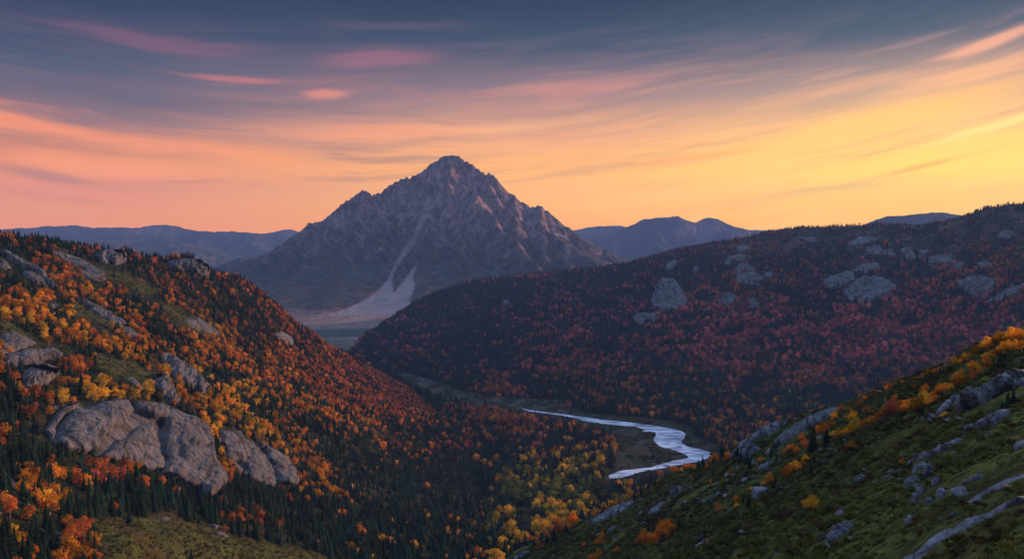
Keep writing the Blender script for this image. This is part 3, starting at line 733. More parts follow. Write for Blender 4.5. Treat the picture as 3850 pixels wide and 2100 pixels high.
ROCKS_N = [
 (z4(450,572, 520,518, 640,458, 760,408, 885,368, 870,402, 810,452, 760,482, 700,472, 640,502, 560,542, 500,575), 'lower left half of the long whaleback slab above the river', dict(H=.34, face=.3, crag=.35, edge=1.0)),
 (z4(778,562, 800,490, 850,420, 930,350, 1030,300, 1150,255, 1252,240, 1235,290, 1180,342, 1120,382, 1060,402, 1000,442, 960,492, 880,542, 820,562), 'big smooth whaleback slab reaching up to the orange thicket', dict(H=.36, face=.3, n=90, crag=.3, edge=1.0)),
 (z4(543,602, 590,545, 670,526, 692,550, 640,602, 580,618), 'rounded grey rock tucked under the long whaleback slab', dict(H=.4, face=.3)),
 (z4(718,594, 760,530, 792,562, 770,604), 'small rock between the rounded rock and the big slab', dict(H=.4, face=.3, n=30)),
 (z4(648,712, 690,660, 760,643, 812,660, 760,692, 700,702), 'domed stone in grass below the whaleback slabs', dict(H=.4, face=.3)),
 (z4(450,795, 560,750, 682,728, 640,762, 560,792), 'thin slab strip below the domed stone', dict(H=.2)),
 (z4(820,902, 870,820, 932,778, 902,850, 862,892), 'jagged upright rib right of the square boulder', dict(H=.5, face=.5, n=50)),
 (z4(285,915, 350,878, 432,848, 400,892, 310,945), 'narrow grey slab lower left of the square boulder', dict(H=.3, face=.3)),
 (z4(1170,584, 1230,548, 1292,538, 1270,572, 1200,594), 'flat ledge beneath the orange thicket', dict(H=.3)),
 (z4(1350,742, 1440,728, 1464,772, 1400,812, 1354,812), 'blocky outcrop left of the boulder pile', dict(H=.6, face=.5, crag=1.5)),
 (z4(1168,1172, 1200,1090, 1280,1078, 1372,1074, 1340,1152, 1272,1222, 1210,1252, 1180,1212), 'rough pale rock half sunk in dark heath, bottom right', dict(H=.45, face=.45, crag=1.6)),
 (z4(2100,312, 2130,220, 2200,150, 2300,108, 2390,60, 2385,0, 2600,-30, 2700,60, 2600,150, 2450,200, 2350,292, 2250,312, 2170,324), 'large creased dome at the right picture edge', dict(H=.6, face=.5, n=130, name='granite_dome')),
 (z4(1952,344, 1970,250, 2030,190, 2130,138, 2105,200, 2062,262, 2012,324), 'smooth leaning slab left of the large creased dome', dict(H=.42, face=.45, crag=.5)),
 (z4(2205,405, 2300,340, 2400,298, 2494,288, 2472,352, 2400,392, 2290,434), 'low smooth back below the large creased dome', dict(H=.4, face=.35, crag=.4)),
 (z4(2136,464, 2160,370, 2214,364, 2192,432), 'knobbly rock beside the low smooth back', dict(H=.4, face=.4, crag=1.5, n=45)),
 (z4(1715,655, 1860,580, 2000,540, 2150,508, 2185,515, 2100,562, 2000,592, 1850,642, 1760,672), 'long flat ledge running up the slope above the boulder pile', dict(H=.2)),
 (z4(2150,935, 2250,840, 2400,748, 2600,605, 2640,720, 2450,832, 2320,882, 2200,952), 'upper of two broad gravelly slabs at the lower right', dict(H=.1, n=110)),
 (z4(1490,1350, 1700,1230, 1900,1130, 2100,1060, 2300,980, 2640,850, 2640,960, 2400,1034, 2200,1132, 2000,1222, 1890,1350, 1700,1500, 1480,1500), 'lower and largest of two broad gravelly slabs at the lower right', dict(H=.07, n=150)),
 (z4(2495,500, 2600,470, 2620,600, 2510,582), 'dark rock cut by the right picture edge above the gravelly slabs', dict(H=.3)),
 (z4(1440,810, 1560,756, 1700,685, 1720,700, 1600,762, 1500,806), 'thin ledge linking the blocky outcrop to the flat ledge above', dict(H=.2)),
 (z4(2105,786, 2200,738, 2292,728, 2280,772, 2190,792), 'small dim slab right of the boulder pile', dict(H=.2)),
 (z3(2015,1150, 2090,1048, 2200,988, 2342,946, 2332,1012, 2240,1072, 2130,1122), 'dark blue grey slab at the lower left end of the near slope', dict(H=.3, face=.3)),
 (z3(2366,1065, 2400,1030, 2424,1018, 2402,1062), 'slim stone right of the dark blue grey slab', dict(H=.4, n=30)),
 (z3(2445,1062, 2480,1000, 2580,952, 2576,1012, 2500,1052), 'cracked slab facing the valley on the lower near slope', dict(H=.3, face=.3)),
 (z3(1445,1370, 1530,1328, 1580,1340, 1500,1387, 1450,1420), 'pale stone at the lowest tip of the near slope', dict(H=.3)),
 (z3(2140,1200, 2180,1140, 2230,1140, 2190,1190), 'small dim stone below the dark blue grey slab', dict(H=.3, n=30)),
 (z4(30,860, 80,820, 130,830, 100,880, 50,890), 'small fractured stone left on the lower near slope', dict(H=.4, n=40)),
 (z4(200,1240, 300,1180, 330,1200, 240,1270), 'low slab in the dark grass at the bottom of the near slope', dict(H=.2, n=40)),
]
for o_, l_, k_ in ROCKS_L: rock('left', o_, l_, group=LG, **k_)
for o_, l_, h_ in ROCKS_R: rock('right', o_, l_, H=h_ * .46, face=.3, crag=2.2, group=RG, name='granite_dome' if h_ > .3 else 'rock_outcrop', n=60, edge=.95)
for o_, l_, k_ in ROCKS_N: rock('near', o_, l_, group=NG, **k_)

# free boulders: closed, faceted blocks
def boulder(kind, cx, cy, wpx, hpx, label, seed, group, flat=.8, blocky=.0, sink=.25, rz=None):
    q = z4(cx, cy)[0]; h0 = hit(kind, *q)
    if h0 is None: return
    P0, nor = h0
    s = P0[1] / F / (2576 / 1350) / K
    w_, h_ = wpx * s, hpx * s
    bm = bmesh.new(); bmesh.ops.create_icosphere(bm, subdivisions=5, radius=1)
    v = np.array([x.co[:] for x in bm.verts]); fc = np.array([[x.index for x in f.verts] for f in bm.faces]); bm.free()
    r_ = np.random.default_rng(seed)
    dd = v / np.linalg.norm(v, axis=1)[:, None]
    pl = r_.normal(size=(14, 3)); pl[:, 2] = np.abs(pl[:, 2]) * .7; pl /= np.linalg.norm(pl, axis=1)[:, None]
    if blocky: pl = np.vstack([np.eye(3), -np.eye(3), pl[:2]])
    dist = r_.uniform(.72, .95, len(pl)) if not blocky else np.concatenate([r_.uniform(.74, .8, 6), [.98, .98]])
    rad = np.min(np.where(dd @ pl.T > .05, dist / np.maximum(dd @ pl.T, .05), 1.15), axis=1)
    rad = np.minimum(rad, 1.15)
    v = dd * rad[:, None]
    v += dd * (.05 * fbm(v[:, 0] * 3 + seed, v[:, 1] * 3, v[:, 2] * 3, 4))[:, None] - dd * (.05 * sstep(.6, .9, ridged(v[:, 0] * 1.6 + seed, v[:, 1] * 1.6, v[:, 2] * 1.6, 2)))[:, None]
    v *= np.array([w_ / 2, w_ / 2 * flat, h_ / 2])
    a = rz if rz is not None else r_.uniform(-.6, .6); ca, sa = math.cos(a), math.sin(a)
    v = v @ np.array([[ca, sa, 0], [-sa, ca, 0], [0, 0, 1]])
    me = mkmesh('boulder', v, fc, True)
    o = link('boulder', me, ROCKM[kind]); o.location = P0 + np.array([0, .3 * w_, 0])
    tag(o, label, 'boulder', group)
BG = 'boulders on the near slope'
boulder('near', 695, 880, 132, 120, 'dark square boulder with a flat top and sharp edges', 11, BG, blocky=1, rz=.25)
for cx_, cy_, w_, h_, lb in [
  (1848, 700, 118, 108, 'topmost rounded boulder of the pile'), (1905, 740, 80, 165, 'tall split boulder leaning at the top right of the pile'),
  (1793, 800, 112, 105, 'squat boulder on the left side of the pile'), (1960, 790, 70, 110, 'upright boulder on the right side of the pile'),
  (1812, 928, 105, 118, 'pale round boulder low in the pile'), (1903, 940, 60, 100, 'narrow boulder beside the pale round one in the pile'),
  (1992, 890, 75, 110, 'lowest right boulder of the pile with rusty stains'), (1770, 1070, 75, 105, 'outlying boulder below the pile'),
  (1690, 785, 52, 70, 'small boulder just left of the pile'), (1860, 850, 90, 60, 'flat boulder wedged in the middle of the pile')]:
    boulder('near', cx_, cy_, w_ * 1.08, h_ * 1.05, lb, int(cx_ + cy_), BG)

# ================================================================ TREES
ICO = None
def leafcloud(r_, n, lobes, size, up=.25):
    """n leaf-spray quads spread over and through the lobes (cx,cy,cz,rx,rz)"""
    L = np.array(lobes); wgt = L[:, 3] ** 2; wgt /= wgt.sum()
    k = r_.choice(len(L), n, p=wgt)
    d = r_.normal(size=(n, 3)); d /= np.linalg.norm(d, axis=1)[:, None]
    rad = r_.uniform(.45, 1.05, n) ** .6
    C = L[k, :3] + d * rad[:, None] * np.stack([L[k, 3], L[k, 3], L[k, 4]], -1)
    nrm = d + r_.normal(size=(n, 3)) * .55 + np.array([0, 0, up]); nrm /= np.linalg.norm(nrm, axis=1)[:, None]
    t1 = np.cross(nrm, r_.normal(size=(n, 3))); t1 /= np.linalg.norm(t1, axis=1)[:, None]
    t2 = np.cross(nrm, t1)
    s = size * r_.uniform(.6, 1.3, n)[:, None]
    a = r_.uniform(.6, 1, n)[:, None]
    V = np.stack([C - t1 * s, C - t2 * s * a * .7, C + t1 * s, C + t2 * s * a * .7], 1).reshape(-1, 3)
    return V, np.arange(4 * n).reshape(n, 4)
def tube(pts, rads, k=5):
    V = []; pts = np.array(pts, float)
    for i, (p, r) in enumerate(zip(pts, rads)):
        d = pts[min(i + 1, len(pts) - 1)] - pts[max(i - 1, 0)]; d /= np.linalg.norm(d)
        a = np.cross(d, [0, 1, .01]); a /= np.linalg.norm(a); b = np.cross(d, a)
        for j in range(k):
            th = 2 * PI * j / k; V.append(p + r * (math.cos(th) * a + math.sin(th) * b))
    n = len(pts)
    Fc = [[i * k + j, i * k + (j + 1) % k, (i + 1) * k + (j + 1) % k, (i + 1) * k + j] for i in range(n - 1) for j in range(k)]
    return np.array(V), np.array(Fc)
def merge(parts):
    V, Fq, o = [], [], 0
    for v, f in parts: V.append(v); Fq.append(f + o); o += len(v)
    return np.vstack(V), np.vstack(Fq)
def birch_shapes(seed, n, size, bush=False):
    r_ = np.random.default_rng(seed)
    base = .08 if bush else .14
    lobes = []
    for i in range(9):
        a = r_.uniform(0, 2 * PI); rr = r_.uniform(.08, .26) * (1.3 if bush else 1)
        z = r_.uniform(base + .15, .80)
        lobes.append((rr * math.cos(a), rr * math.sin(a), z, r_.uniform(.13, .2), r_.uniform(.10, .16)))
    lobes.append((0, 0, .84, .17, .14)); lobes.append((0, 0, .60, .28, .24))
    crown = leafcloud(r_, n, lobes, size)
    tr = [tube([(0, 0, -.06), (.008, .005, .2), (-.01, .01, .45), (.0, .0, .8)], [.024, .018, .012, .004])]
    for i in range(5):
        a = r_.uniform(0, 2 * PI); z0 = r_.uniform(.22, .5); L_ = r_.uniform(.18, .3)
        tr.append(tube([(0, 0, z0), (L_ * .5 * math.cos(a), L_ * .5 * math.sin(a), z0 + L_ * .45), (L_ * math.cos(a), L_ * math.sin(a), z0 + L_ * .95)], [.010, .007, .003], 4))
    return crown, merge(tr)
def spruce_shapes(seed, layers, per, slim=.19):
    r_ = np.random.default_rng(seed)
    V, Fq = [], []
    for i in range(layers):
        t_ = i / (layers - 1); z = .08 + .9 * t_
        R = slim * (1 - t_) ** .85 * r_.uniform(.8, 1.15) + .012
        a0 = r_.uniform(0, 2 * PI)
        for j in range(per):
            a = a0 + 2 * PI * j / per + r_.uniform(-.25, .25); rr = R * r_.uniform(.7, 1.15)
            ca, sa = math.cos(a), math.sin(a); wd = rr * .42 + .008; zz0 = z + r_.uniform(-.015, .015)
            p0 = np.array([0, 0, zz0 + .02]); p1 = np.array([ca * rr, sa * rr, zz0 - .38 * rr - .01])
            side = np.array([-sa, ca, 0]) * wd; mid_ = p0 * .42 + p1 * .58
            V += [p0, mid_ + side + [0, 0, -.02], p1, mid_ - side + [0, 0, -.02]]
            k = len(V) - 4; Fq.append([k, k + 1, k + 2, k + 3])
            V += [p0 * .5 + p1 * .5 + side * .3, p1 * .8 + p0 * .2 + [0, 0, -.05], p1, mid_ - side * .5]
            k = len(V) - 4; Fq.append([k, k + 1, k + 2, k + 3])
    crown = (np.array(V), np.array(Fq))
    trunk = tube([(0, 0, -.05), (0, 0, .3), (0, 0, .7), (0, 0, 1.0)], [.018, .014, .008, .002])
    return crown, trunk

def leaf_mat(name, c1, c2, trans=.35, bright=1.0):
    m, t, out = newmat(name)
    rnd = t.new('ShaderNodeObjectInfo').outputs['Random']
    pos = t.new('ShaderNodeTexCoord').outputs['Object']
    wp = t.new('ShaderNodeNewGeometry').outputs['Position']
    n = t.noise(pos, 5.0, 3, .7)
    c = t.mix(t.mr(rnd, 0, 1, 0, 1, 'LINEAR'), c1, c2)
    v = t.math('MULTIPLY', t.mr(n, .35, .65, .7, 1.3), t.mr(t.noise(wp, .021, 2), .35, .65, .8, 1.2))
    v = t.math('MULTIPLY', v, t.mr(t.math('FRACT', t.math('MULTIPLY', rnd, 17.3)), 0, 1, .5, 1.35, 'LINEAR'))
    c = t.mix(1.0, c, t.new('ShaderNodeCombineXYZ', {0: v, 1: v, 2: v}).outputs[0], 'MULTIPLY')
    d = t.new('ShaderNodeBsdfDiffuse', {'Color': c}); tr = t.new('ShaderNodeBsdfTranslucent', {'Color': c})
    mx = t.new('ShaderNodeMixShader', {0: trans, 1: d.outputs[0], 2: tr.outputs[0]})
    t.l.new(mx.outputs[0], out.inputs['Surface'])
    return m
LEAF = [
    leaf_mat('leaves_olive', (.12, .14, .025), (.20, .17, .03)),
    leaf_mat('leaves_gold', (.68, .40, .03), (.60, .31, .02)),
    leaf_mat('leaves_orange', (.66, .28, .025), (.56, .19, .02)),
    leaf_mat('leaves_rust', (.48, .145, .03), (.40, .11, .03)),
    leaf_mat('leaves_crimson', (.68, .17, .13), (.50, .12, .11)),
]
NEEDLE = [leaf_mat('needles_dark', (.016, .034, .020), (.028, .046, .018), .1), leaf_mat('needles_blue', (.018, .036, .028), (.024, .05, .03), .1)]
def bark(name, c):
    m, t, out = newmat(name); pos = t.new('ShaderNodeTexCoord').outputs['Object']
    n = t.noise(t.vscale(pos, (6, 6, 30)), 1.0, 4)
    surface(t, out, t.mix(t.mr(n, .4, .6), c, tuple(x * .35 for x in c)), .9, n, .4, .02)
    return m
BARKW, BARKD = bark('birch_bark', (.42, .38, .34)), bark('spruce_bark', (.07, .05, .035))

NB, NS = 4, 4
NLEAF = [leaf_mat('near_sunpaint_leaves_' + n_, a_, b_, .45) for n_, a_, b_ in (('olive', (.22, .22, .03), (.36, .28, .03)), ('gold', (.90, .44, .02), (.86, .36, .02)), ('orange', (.88, .31, .02), (.80, .24, .02)), ('rust', (.72, .21, .03), (.62, .16, .035)), ('crimson', (.55, .12, .06), (.45, .10, .06)))]  # near leaf colours raised to stand in for sun the slope shuts out
B_SH = [birch_shapes(10 + i, 520, .045) for i in range(NB)]
S_SH = [spruce_shapes(30 + i, 17, 7, .17 + .02 * i) for i in range(NS)]
B_NEAR = [birch_shapes(50 + i, 1500, .030, bush=i >= 2) for i in range(4)]
S_NEAR = [spruce_shapes(70 + i, 26, 11, .2) for i in range(2)]
kinds = bpy.data.collections.new('tree_kinds')
def proto(coln, name, crown, trunk, mc, mt):
    V = np.vstack([crown[0], trunk[0]])
    me = mkmesh(name, V, [crown[1], trunk[1] + len(crown[0])], False)
    me.materials.append(mc); me.materials.append(mt)
    mi = np.zeros(len(me.polygons), np.int32); mi[len(crown[1]):] = 1
    me.polygons.foreach_set('material_index', mi)
    o = bpy.data.objects.new(name, me); coln.objects.link(o); return o
birch_kinds = bpy.data.collections.new('birch_kinds'); spruce_kinds = bpy.data.collections.new('spruce_kinds')
for h in range(5):
    for i in range(NB): proto(birch_kinds, 'birch_kind_%d%d' % (h, i), *B_SH[i], LEAF[h], BARKW)
for h in range(2):
    for i in range(NS): proto(spruce_kinds, 'spruce_kind_%d%d' % (h, i), *S_SH[i], NEEDLE[h], BARKD)

# survey of the cover: x, y, share of birch, hue (0 olive .. 4 crimson), cover
SURV = {'left': np.array([
 (0,620,.3,2.8,.8),(200,650,.3,2.8,.8),(0,690,.65,2.4,.8),(180,720,.8,2.4,.9),(350,700,.5,2.7,.7),(150,800,.9,1.7,1),(50,830,.95,1.5,1),(300,800,.75,2,1),(450,760,.6,2.9,.9),(600,760,.35,2.9,1),(700,820,.42,3,1),
 (420,830,.3,2.9,1),(520,850,.75,1.8,1),(380,900,.85,1.7,1),(280,880,.85,1.8,1),(600,900,.7,2.4,1),(700,950,.8,2.4,1),(800,950,.8,2.8,1),(900,980,.85,3,1),(1000,1010,.85,3.1,1),(1200,1045,.85,3.1,1),(1330,1070,.6,2.8,1),
 (1450,1100,.1,2.6,1),(600,1000,.75,1.6,1),(750,1050,.6,2,1),(900,1080,.45,2.3,1),(1050,1100,.3,2.5,1),(1150,1090,.5,2.8,1),(600,1100,.85,1.3,1),(700,1150,.85,1.6,1),(780,1180,.7,2,1),(900,1180,.2,2,1),(1000,1220,.06,1.8,1),(1150,1180,.06,2,1),
 (1000,1320,.08,1.4,1),(850,1330,.12,2,1),(650,1290,.2,3,1),(500,1260,.25,2.9,1),(350,1250,.25,3,1),(200,1230,.25,2.9,1),(100,1150,.15,2.7,1),(20,1150,.4,2.4,1),(60,1050,.35,3,1),(200,990,.9,1.4,1),(300,985,.92,1.1,1),(400,1000,.95,.7,1),(500,1000,.6,1.8,1),
 (30,1250,.6,2.2,1),(100,1280,.5,2.2,1),(130,1200,.15,2.4,1),(180,1300,.2,2.6,1),(60,1370,.15,2,1),(220,1350,.7,2.4,1),(280,1390,.6,2.3,1),(30,1200,.2,2,1),(560,1060,.7,1,1),(480,1070,.4,1.4,1),(180,940,.8,2.6,1)], float),
 'right': np.array([
 (900,880,.12,3.6,1),(1200,760,.08,3.6,1),(1500,700,.08,3.6,1),(1750,660,.1,3.4,.9),(1900,650,.38,3.2,.8),(1950,690,.5,3,1),(2100,610,.2,3.2,.6),(2300,590,.2,3.2,.6),(2500,560,.1,3.2,.7),(2300,640,.3,3.2,.8),(2500,640,.7,3.1,1),(2050,730,.12,3.6,1),(2400,700,.35,3.3,1),
 (1350,820,.12,3.8,1),(1500,830,.3,4,1),(1700,830,.55,4,1),(1900,830,.75,4,1),(2150,820,.85,4,1),(2450,800,.7,3.8,1),(1200,880,.12,4,1),(1400,870,.25,4,1),(1600,870,.55,4,1),(1800,870,.85,4,1),(2200,880,.85,4,1),(2500,860,.7,4,1),
 (1000,910,.25,3.6,1),(1300,905,.15,3.6,1),(1600,905,.3,3.6,1),(2000,930,.55,3.5,1),(2300,940,.5,3.5,1),(1100,950,.05,3,1),(1400,950,.3,3.2,1),(1700,960,.25,3,1),(2000,980,.25,3,1),(2200,990,.25,3,1),(2000,1020,.08,2.6,1)], float),
 'floor': np.array([
 (1100,970,.05,3,1),(1400,990,.08,3,1),(1560,985,.2,2.6,1),(1700,1020,.12,2.6,1),(1900,1040,.12,2.6,1),(1850,1080,.2,2.3,1),(2100,1060,.1,2.6,1),(1300,1050,.8,3.1,1),(1400,1090,.3,2.9,1),(1500,1100,.15,2.8,1),(1550,1140,.3,2,1),(1400,1130,.12,2.8,1),(1250,1130,.12,2.8,1),
 (1200,1200,.05,2,1),(1380,1180,.12,1.6,1),(1480,1190,.55,.7,1),(1400,1240,.8,.3,1),(1500,1230,.75,.2,1),(1320,1240,.6,.4,1),(1560,1230,.35,1.6,1),(1640,1200,.35,2.7,1),(1250,1330,.6,.6,1),(1200,1390,.7,.7,1),(1330,1330,.65,1.4,1),(1430,1290,.6,1.3,1),
 (1100,1350,.12,1,1),(1150,1280,.1,1,1),(1700,1170,.5,2.4,1),(1400,1390,.35,2.6,1),(1300,1390,.6,1.6,1)], float)}
def survey(kind, x, y):
    S = SURV[kind]
    d2 = (x[:, None] - S[:, 0]) ** 2 + ((y[:, None] - S[:, 1]) * 1.6) ** 2 + 200
    w_ = 1 / d2 ** 2.3
    return (w_[:, :, None] * S[None, :, 2:]).sum(1) / w_.sum(1)[:, None]

def scatter(kind, dens, jmax=None):
    G = GRIDS[kind]
    A, B, C, D = G[:-1, :-1], G[:-1, 1:], G[1:, 1:], G[1:, :-1]
    area = np.linalg.norm(np.cross(C - A, D - B), axis=-1) * .5
    cx, cy = project((A + B + C + D) / 4)
    ok = (cx > -260) & (cx < 2830) & (cy > 480) & (cy < 1520) & (A[..., 1] > 12)
    if kind == 'floor': ok &= (cx > 850) & (cy > 880)
    lam = np.where(ok, area * dens, 0)
    if jmax: lam[jmax:] *= 0
    N = rng.poisson(lam)
    j, i = np.nonzero(N); rep = N[j, i]; j = np.repeat(j, rep); i = np.repeat(i, rep)
    u, v = rng.random(len(j))[:, None], rng.random(len(j))[:, None]
    P = A[j, i] * (1 - u) * (1 - v) + B[j, i] * u * (1 - v) + C[j, i] * u * v + D[j, i] * (1 - u) * v
    return P

TREES = []   # arrays: P, isbirch, hue, height, hill
def plant(kind, dens, hb, hs):
    P = scatter(kind, dens)
    if kind != 'floor': P = P[P[:, 2] > 1.2]
    x, y = project(P)
    s = survey(kind, x, y)
    pb, hue, cov = s.T
    keep = rng.random(len(P)) < cov
    hpx = (hb + hs) / 2 * F / P[:, 1]
    if kind == 'left':
        hm = np.zeros(len(P))
        for p in HEATH_POLYS:
            for up_ in (0, .5, .85): hm = np.maximum(hm, sstep(-6, 6, polydist(x, y - up_ * hpx, p) + 5 * fbm(P[:, 0] / 12, P[:, 1] / 12, 4, 2)))
        keep &= rng.random(len(P)) > hm * .985
    if kind == 'right':
        bare = sstep(.12, .45, fbm(P[:, 0] / 70, P[:, 1] / 70, 15, 3)) * sstep(690, 600, y) * sstep(1700, 1950, x)
        keep &= rng.random(len(P)) > bare * .9
    if kind == 'floor':
        for p in OPEN: keep &= ~((np.maximum(polydist(x, y, p), polydist(x, y - hpx * .6, p)) > -3) & (rng.random(len(P)) > .004))
        keep &= np.maximum(polydist(x, y, RIVER), np.maximum(polydist(x, y - hpx * .95, RIVER), polydist(x, y - hpx * .5, RIVER))) < -2
        # keep off the toes of the hills
        for g, lim in (('left', 1.5), ('right', 1.5), ('near', 1.5)):
            bt_ = BVH[g]
            for q in np.nonzero(keep)[0]:
                l, _, _, _ = bt_.ray_cast(Vector((P[q, 0], P[q, 1], 500)), Vector((0, 0, -1)))
                if l is not None and l.z > lim: keep[q] = False
    for rp_ in ROCK_POLYS.get(kind, []):
        lo, hi = rp_.min(0) - 12, rp_.max(0) + 40
        mk = (x > lo[0]) & (x < hi[0]) & (y > lo[1]) & (y < hi[1]) & keep
        ii = np.nonzero(mk)[0]
        if len(ii):
            dd = polydist(x[ii], y[ii], rp_); d2_ = polydist(x[ii], y[ii] - .6 * hpx[ii], rp_)
            keep[ii[(dd > (0 if kind != 'right' else 2.5)) | ((d2_ > 2) & (rng.random(len(ii)) < (.9 if kind != 'right' else .55)))]] = False
    P, x, y, pb, hue = P[keep], x[keep], y[keep], pb[keep], hue[keep]
    sc_ = {'left': 16, 'right': 34, 'floor': 14}[kind]
    clump = fbm(P[:, 0] / sc_, P[:, 1] / sc_, 31, 3) + .5 * fbm(P[:, 0] / (sc_ * 4), P[:, 1] / (sc_ * 4), 41, 2)
    pb2 = np.clip(pb - (.23 if kind == 'left' else .04) + clump * .85 * np.sqrt(np.clip(4 * pb * (1 - pb), .1, 1)), .0, 1)
    isb = rng.random(len(P)) < pb2
    if kind == 'floor': hue = hue - .5 * sstep(1110, 1180, y)
    hue2 = np.clip(np.round(hue + .55 * fbm(P[:, 0] / 22, P[:, 1] / 22, 51, 2) + rng.normal(0, .42, len(P))), 0, 4).astype(int)
    H = np.where(isb, hb, hs) * rng.uniform(.55, 1.3, len(P))
    if kind == 'right': H *= 1 - .38 * sstep(110, 210, P[:, 2])
    if kind == 'left': H *= 1.02 - .26 * sstep(300, 650, P[:, 1])
    return P, isb, hue2, H
sets = [('left', plant('left', 1 / 12.5, 5.3, 6.6)), ('right', plant('right', 1 / 38., 8.0, 10.0)), ('floor', plant('floor', 1 / 21., 8.4, 10.0))]
TP = np.vstack([s[1][0] for s in sets]); TB = np.concatenate([s[1][1] for s in sets]); THU = np.concatenate([s[1][2] for s in sets]); THT = np.concatenate([s[1][3] for s in sets])
TK = np.concatenate([np.full(len(s[1][0]), i) for i, s in enumerate(sets)])
print('trees', len(TP), 'birch', TB.sum(), [int((TK == i).sum()) for i in range(3)])

# near-slope trees, one by one: x, y of the foot, height (zone 4 units), kind b/s/B(bush), hue
NEAR = [
 # thicket above the whaleback slab
 (1120,470,110,'b',2),(1150,440,95,'b',3),(1205,395,70,'b',2),(1215,345,75,'b',1),(1260,300,60,'b',3),(1215,470,80,'B',1),(1250,475,85,'B',1),(1290,455,80,'b',1),(1330,445,95,'B',1),(1370,435,100,'B',1),(1345,360,90,'b',1),(1300,350,70,'b',2),(1410,420,95,'B',1),
 (1440,400,90,'B',2),(1480,390,85,'B',1),(1515,375,85,'b',2),(1370,320,70,'b',3),(1440,290,60,'b',3),(1560,350,100,'b',3),(1600,330,120,'b',3),(1640,320,130,'b',4),(1620,280,90,'b',4),(1680,300,120,'b',3),(1660,200,50,'B',1),(1720,300,100,'b',2),(1750,280,95,'B',2),
 (1790,290,110,'B',1),(1830,280,130,'b',1),(1860,240,150,'b',1),(1890,250,130,'b',1),(1925,230,120,'b',2),(1870,160,90,'b',2),(1790,140,55,'b',3),(1970,170,110,'b',2),(2010,160,90,'B',2),(2050,150,100,'b',1),(2090,120,100,'b',2),(2130,90,90,'b',1),(2170,80,90,'b',2),(2210,60,80,'b',3),
 (2260,20,90,'b',1),(2310,-10,90,'b',2),(1330,290,60,'b',2),(1300,280,45,'b',1),(1400,235,50,'b',2),(1430,210,45,'b',2),(1240,310,50,'b',2),(1470,300,50,'b',3),(1180,410,90,'b',3),(1100,440,75,'b',3),
 # along the skyline
 (1380,250,40,'b',2),(1450,200,35,'b',2),(1590,140,50,'b',2),(1615,125,50,'b',3),(1520,160,35,'b',3),(1660,95,45,'b',2),(1700,85,45,'b',2),(1740,75,45,'b',2),(1780,65,45,'b',3),(1815,55,45,'b',2),(1850,45,45,'b',2),(1890,30,50,'b',2),(1930,15,50,'b',3),(1965,5,50,'b',2),(2000,-10,55,'b',2),
 (2040,-25,60,'b',1),(2080,-40,65,'b',1),(2120,-55,70,'b',2),(2150,-75,75,'b',1),(2190,-90,80,'b',1),(2230,-115,85,'b',2),(2270,-135,90,'b',1),(2310,-150,95,'b',1),(2350,-160,100,'b',2),(2390,-180,100,'b',1),(2430,-195,105,'b',1),(2480,-205,110,'b',1),(2530,-215,110,'b',2),(2570,-225,110,'b',1),
 (2300,-60,80,'b',1),(2340,-80,90,'b',1),(2380,-95,90,'b',2),(2420,-110,95,'b',1),(2240,-20,80,'b',1),(2200,0,80,'b',2),(2460,-130,90,'b',1),(2510,-140,95,'b',1),(2560,-150,90,'b',2),(2130,30,70,'b',2),(2090,60,70,'b',1),
 (2360,-20,75,'s',0),(2400,-40,95,'s',0),(2440,-60,80,'s',0),(2340,0,50,'s',1),
 # scattered ones
 (1340,550,60,'B',2),(1278,580,40,'B',1),(1000,560,105,'b',3),(980,500,60,'b',3),(950,585,65,'b',2),(915,570,60,'b',2),(860,580,45,'B',3),(890,560,40,'B',2),(985,690,95,'b',2),(960,705,80,'b',1),(925,715,75,'b',2),(890,740,85,'b',2),(860,770,95,'b',3),(935,690,60,'B',1),(1005,650,60,'b',1),
 (755,800,75,'b',1),(720,825,65,'b',1),(705,820,50,'B',2),(770,790,50,'B',2),(620,860,50,'b',1),(510,940,60,'b',2),(512,980,45,'b',1),(545,910,45,'B',3),(380,960,38,'b',3),(380,1000,50,'B',3),(478,728,50,'b',3),(328,800,50,'b',3),(185,760,30,'B',2),(205,700,50,'b',2),(170,695,55,'b',2),(140,690,50,'b',2),(115,715,50,'b',1),(75,720,60,'b',2),(60,690,55,'b',3),
 (300,690,50,'b',2),(330,640,45,'b',3),(450,620,50,'b',3),(440,640,40,'B',3),(360,590,75,'b',2),(545,580,30,'B',2),(695,650,45,'b',1),(680,640,35,'B',2),(590,480,35,'b',3),(650,960,45,'B',0),(690,965,40,'B',0),(640,975,35,'B',1),
 (1060,990,105,'B',1),(1035,985,60,'B',1),(1085,975,65,'B',1),(310,1225,45,'B',1),(15,1180,140,'b',2),(-20,1210,130,'b',2),(-60,1230,110,'b',2),(-100,1245,90,'b',2),(1705,660,45,'B',3),(2035,330,50,'B',0),(2300,90,60,'B',0),(2010,330,45,'B',1),
 (1060,560,170,'s',0),(1160,530,130,'s',0),(1150,480,70,'s',1),(610,690,90,'s',0),(590,660,80,'s',1),(700,520,60,'s',0),(670,540,50,'s',1),(760,600,70,'s',0),(520,610,80,'s',0),(540,640,70,'s',0),(410,610,90,'s',1),(270,680,85,'s',1),(240,690,70,'s',1),(350,660,70,'s',1),(800,640,50,'s',0),
 (1070,680,100,'s',0),(1050,740,90,'s',0),(600,960,80,'s',0),(560,940,60,'s',0),(1950,170,60,'s',0),(2460,250,120,'s',0),(2420,290,100,'s',0),(2500,230,110,'s',1),(640,840,60,'s',0),
]
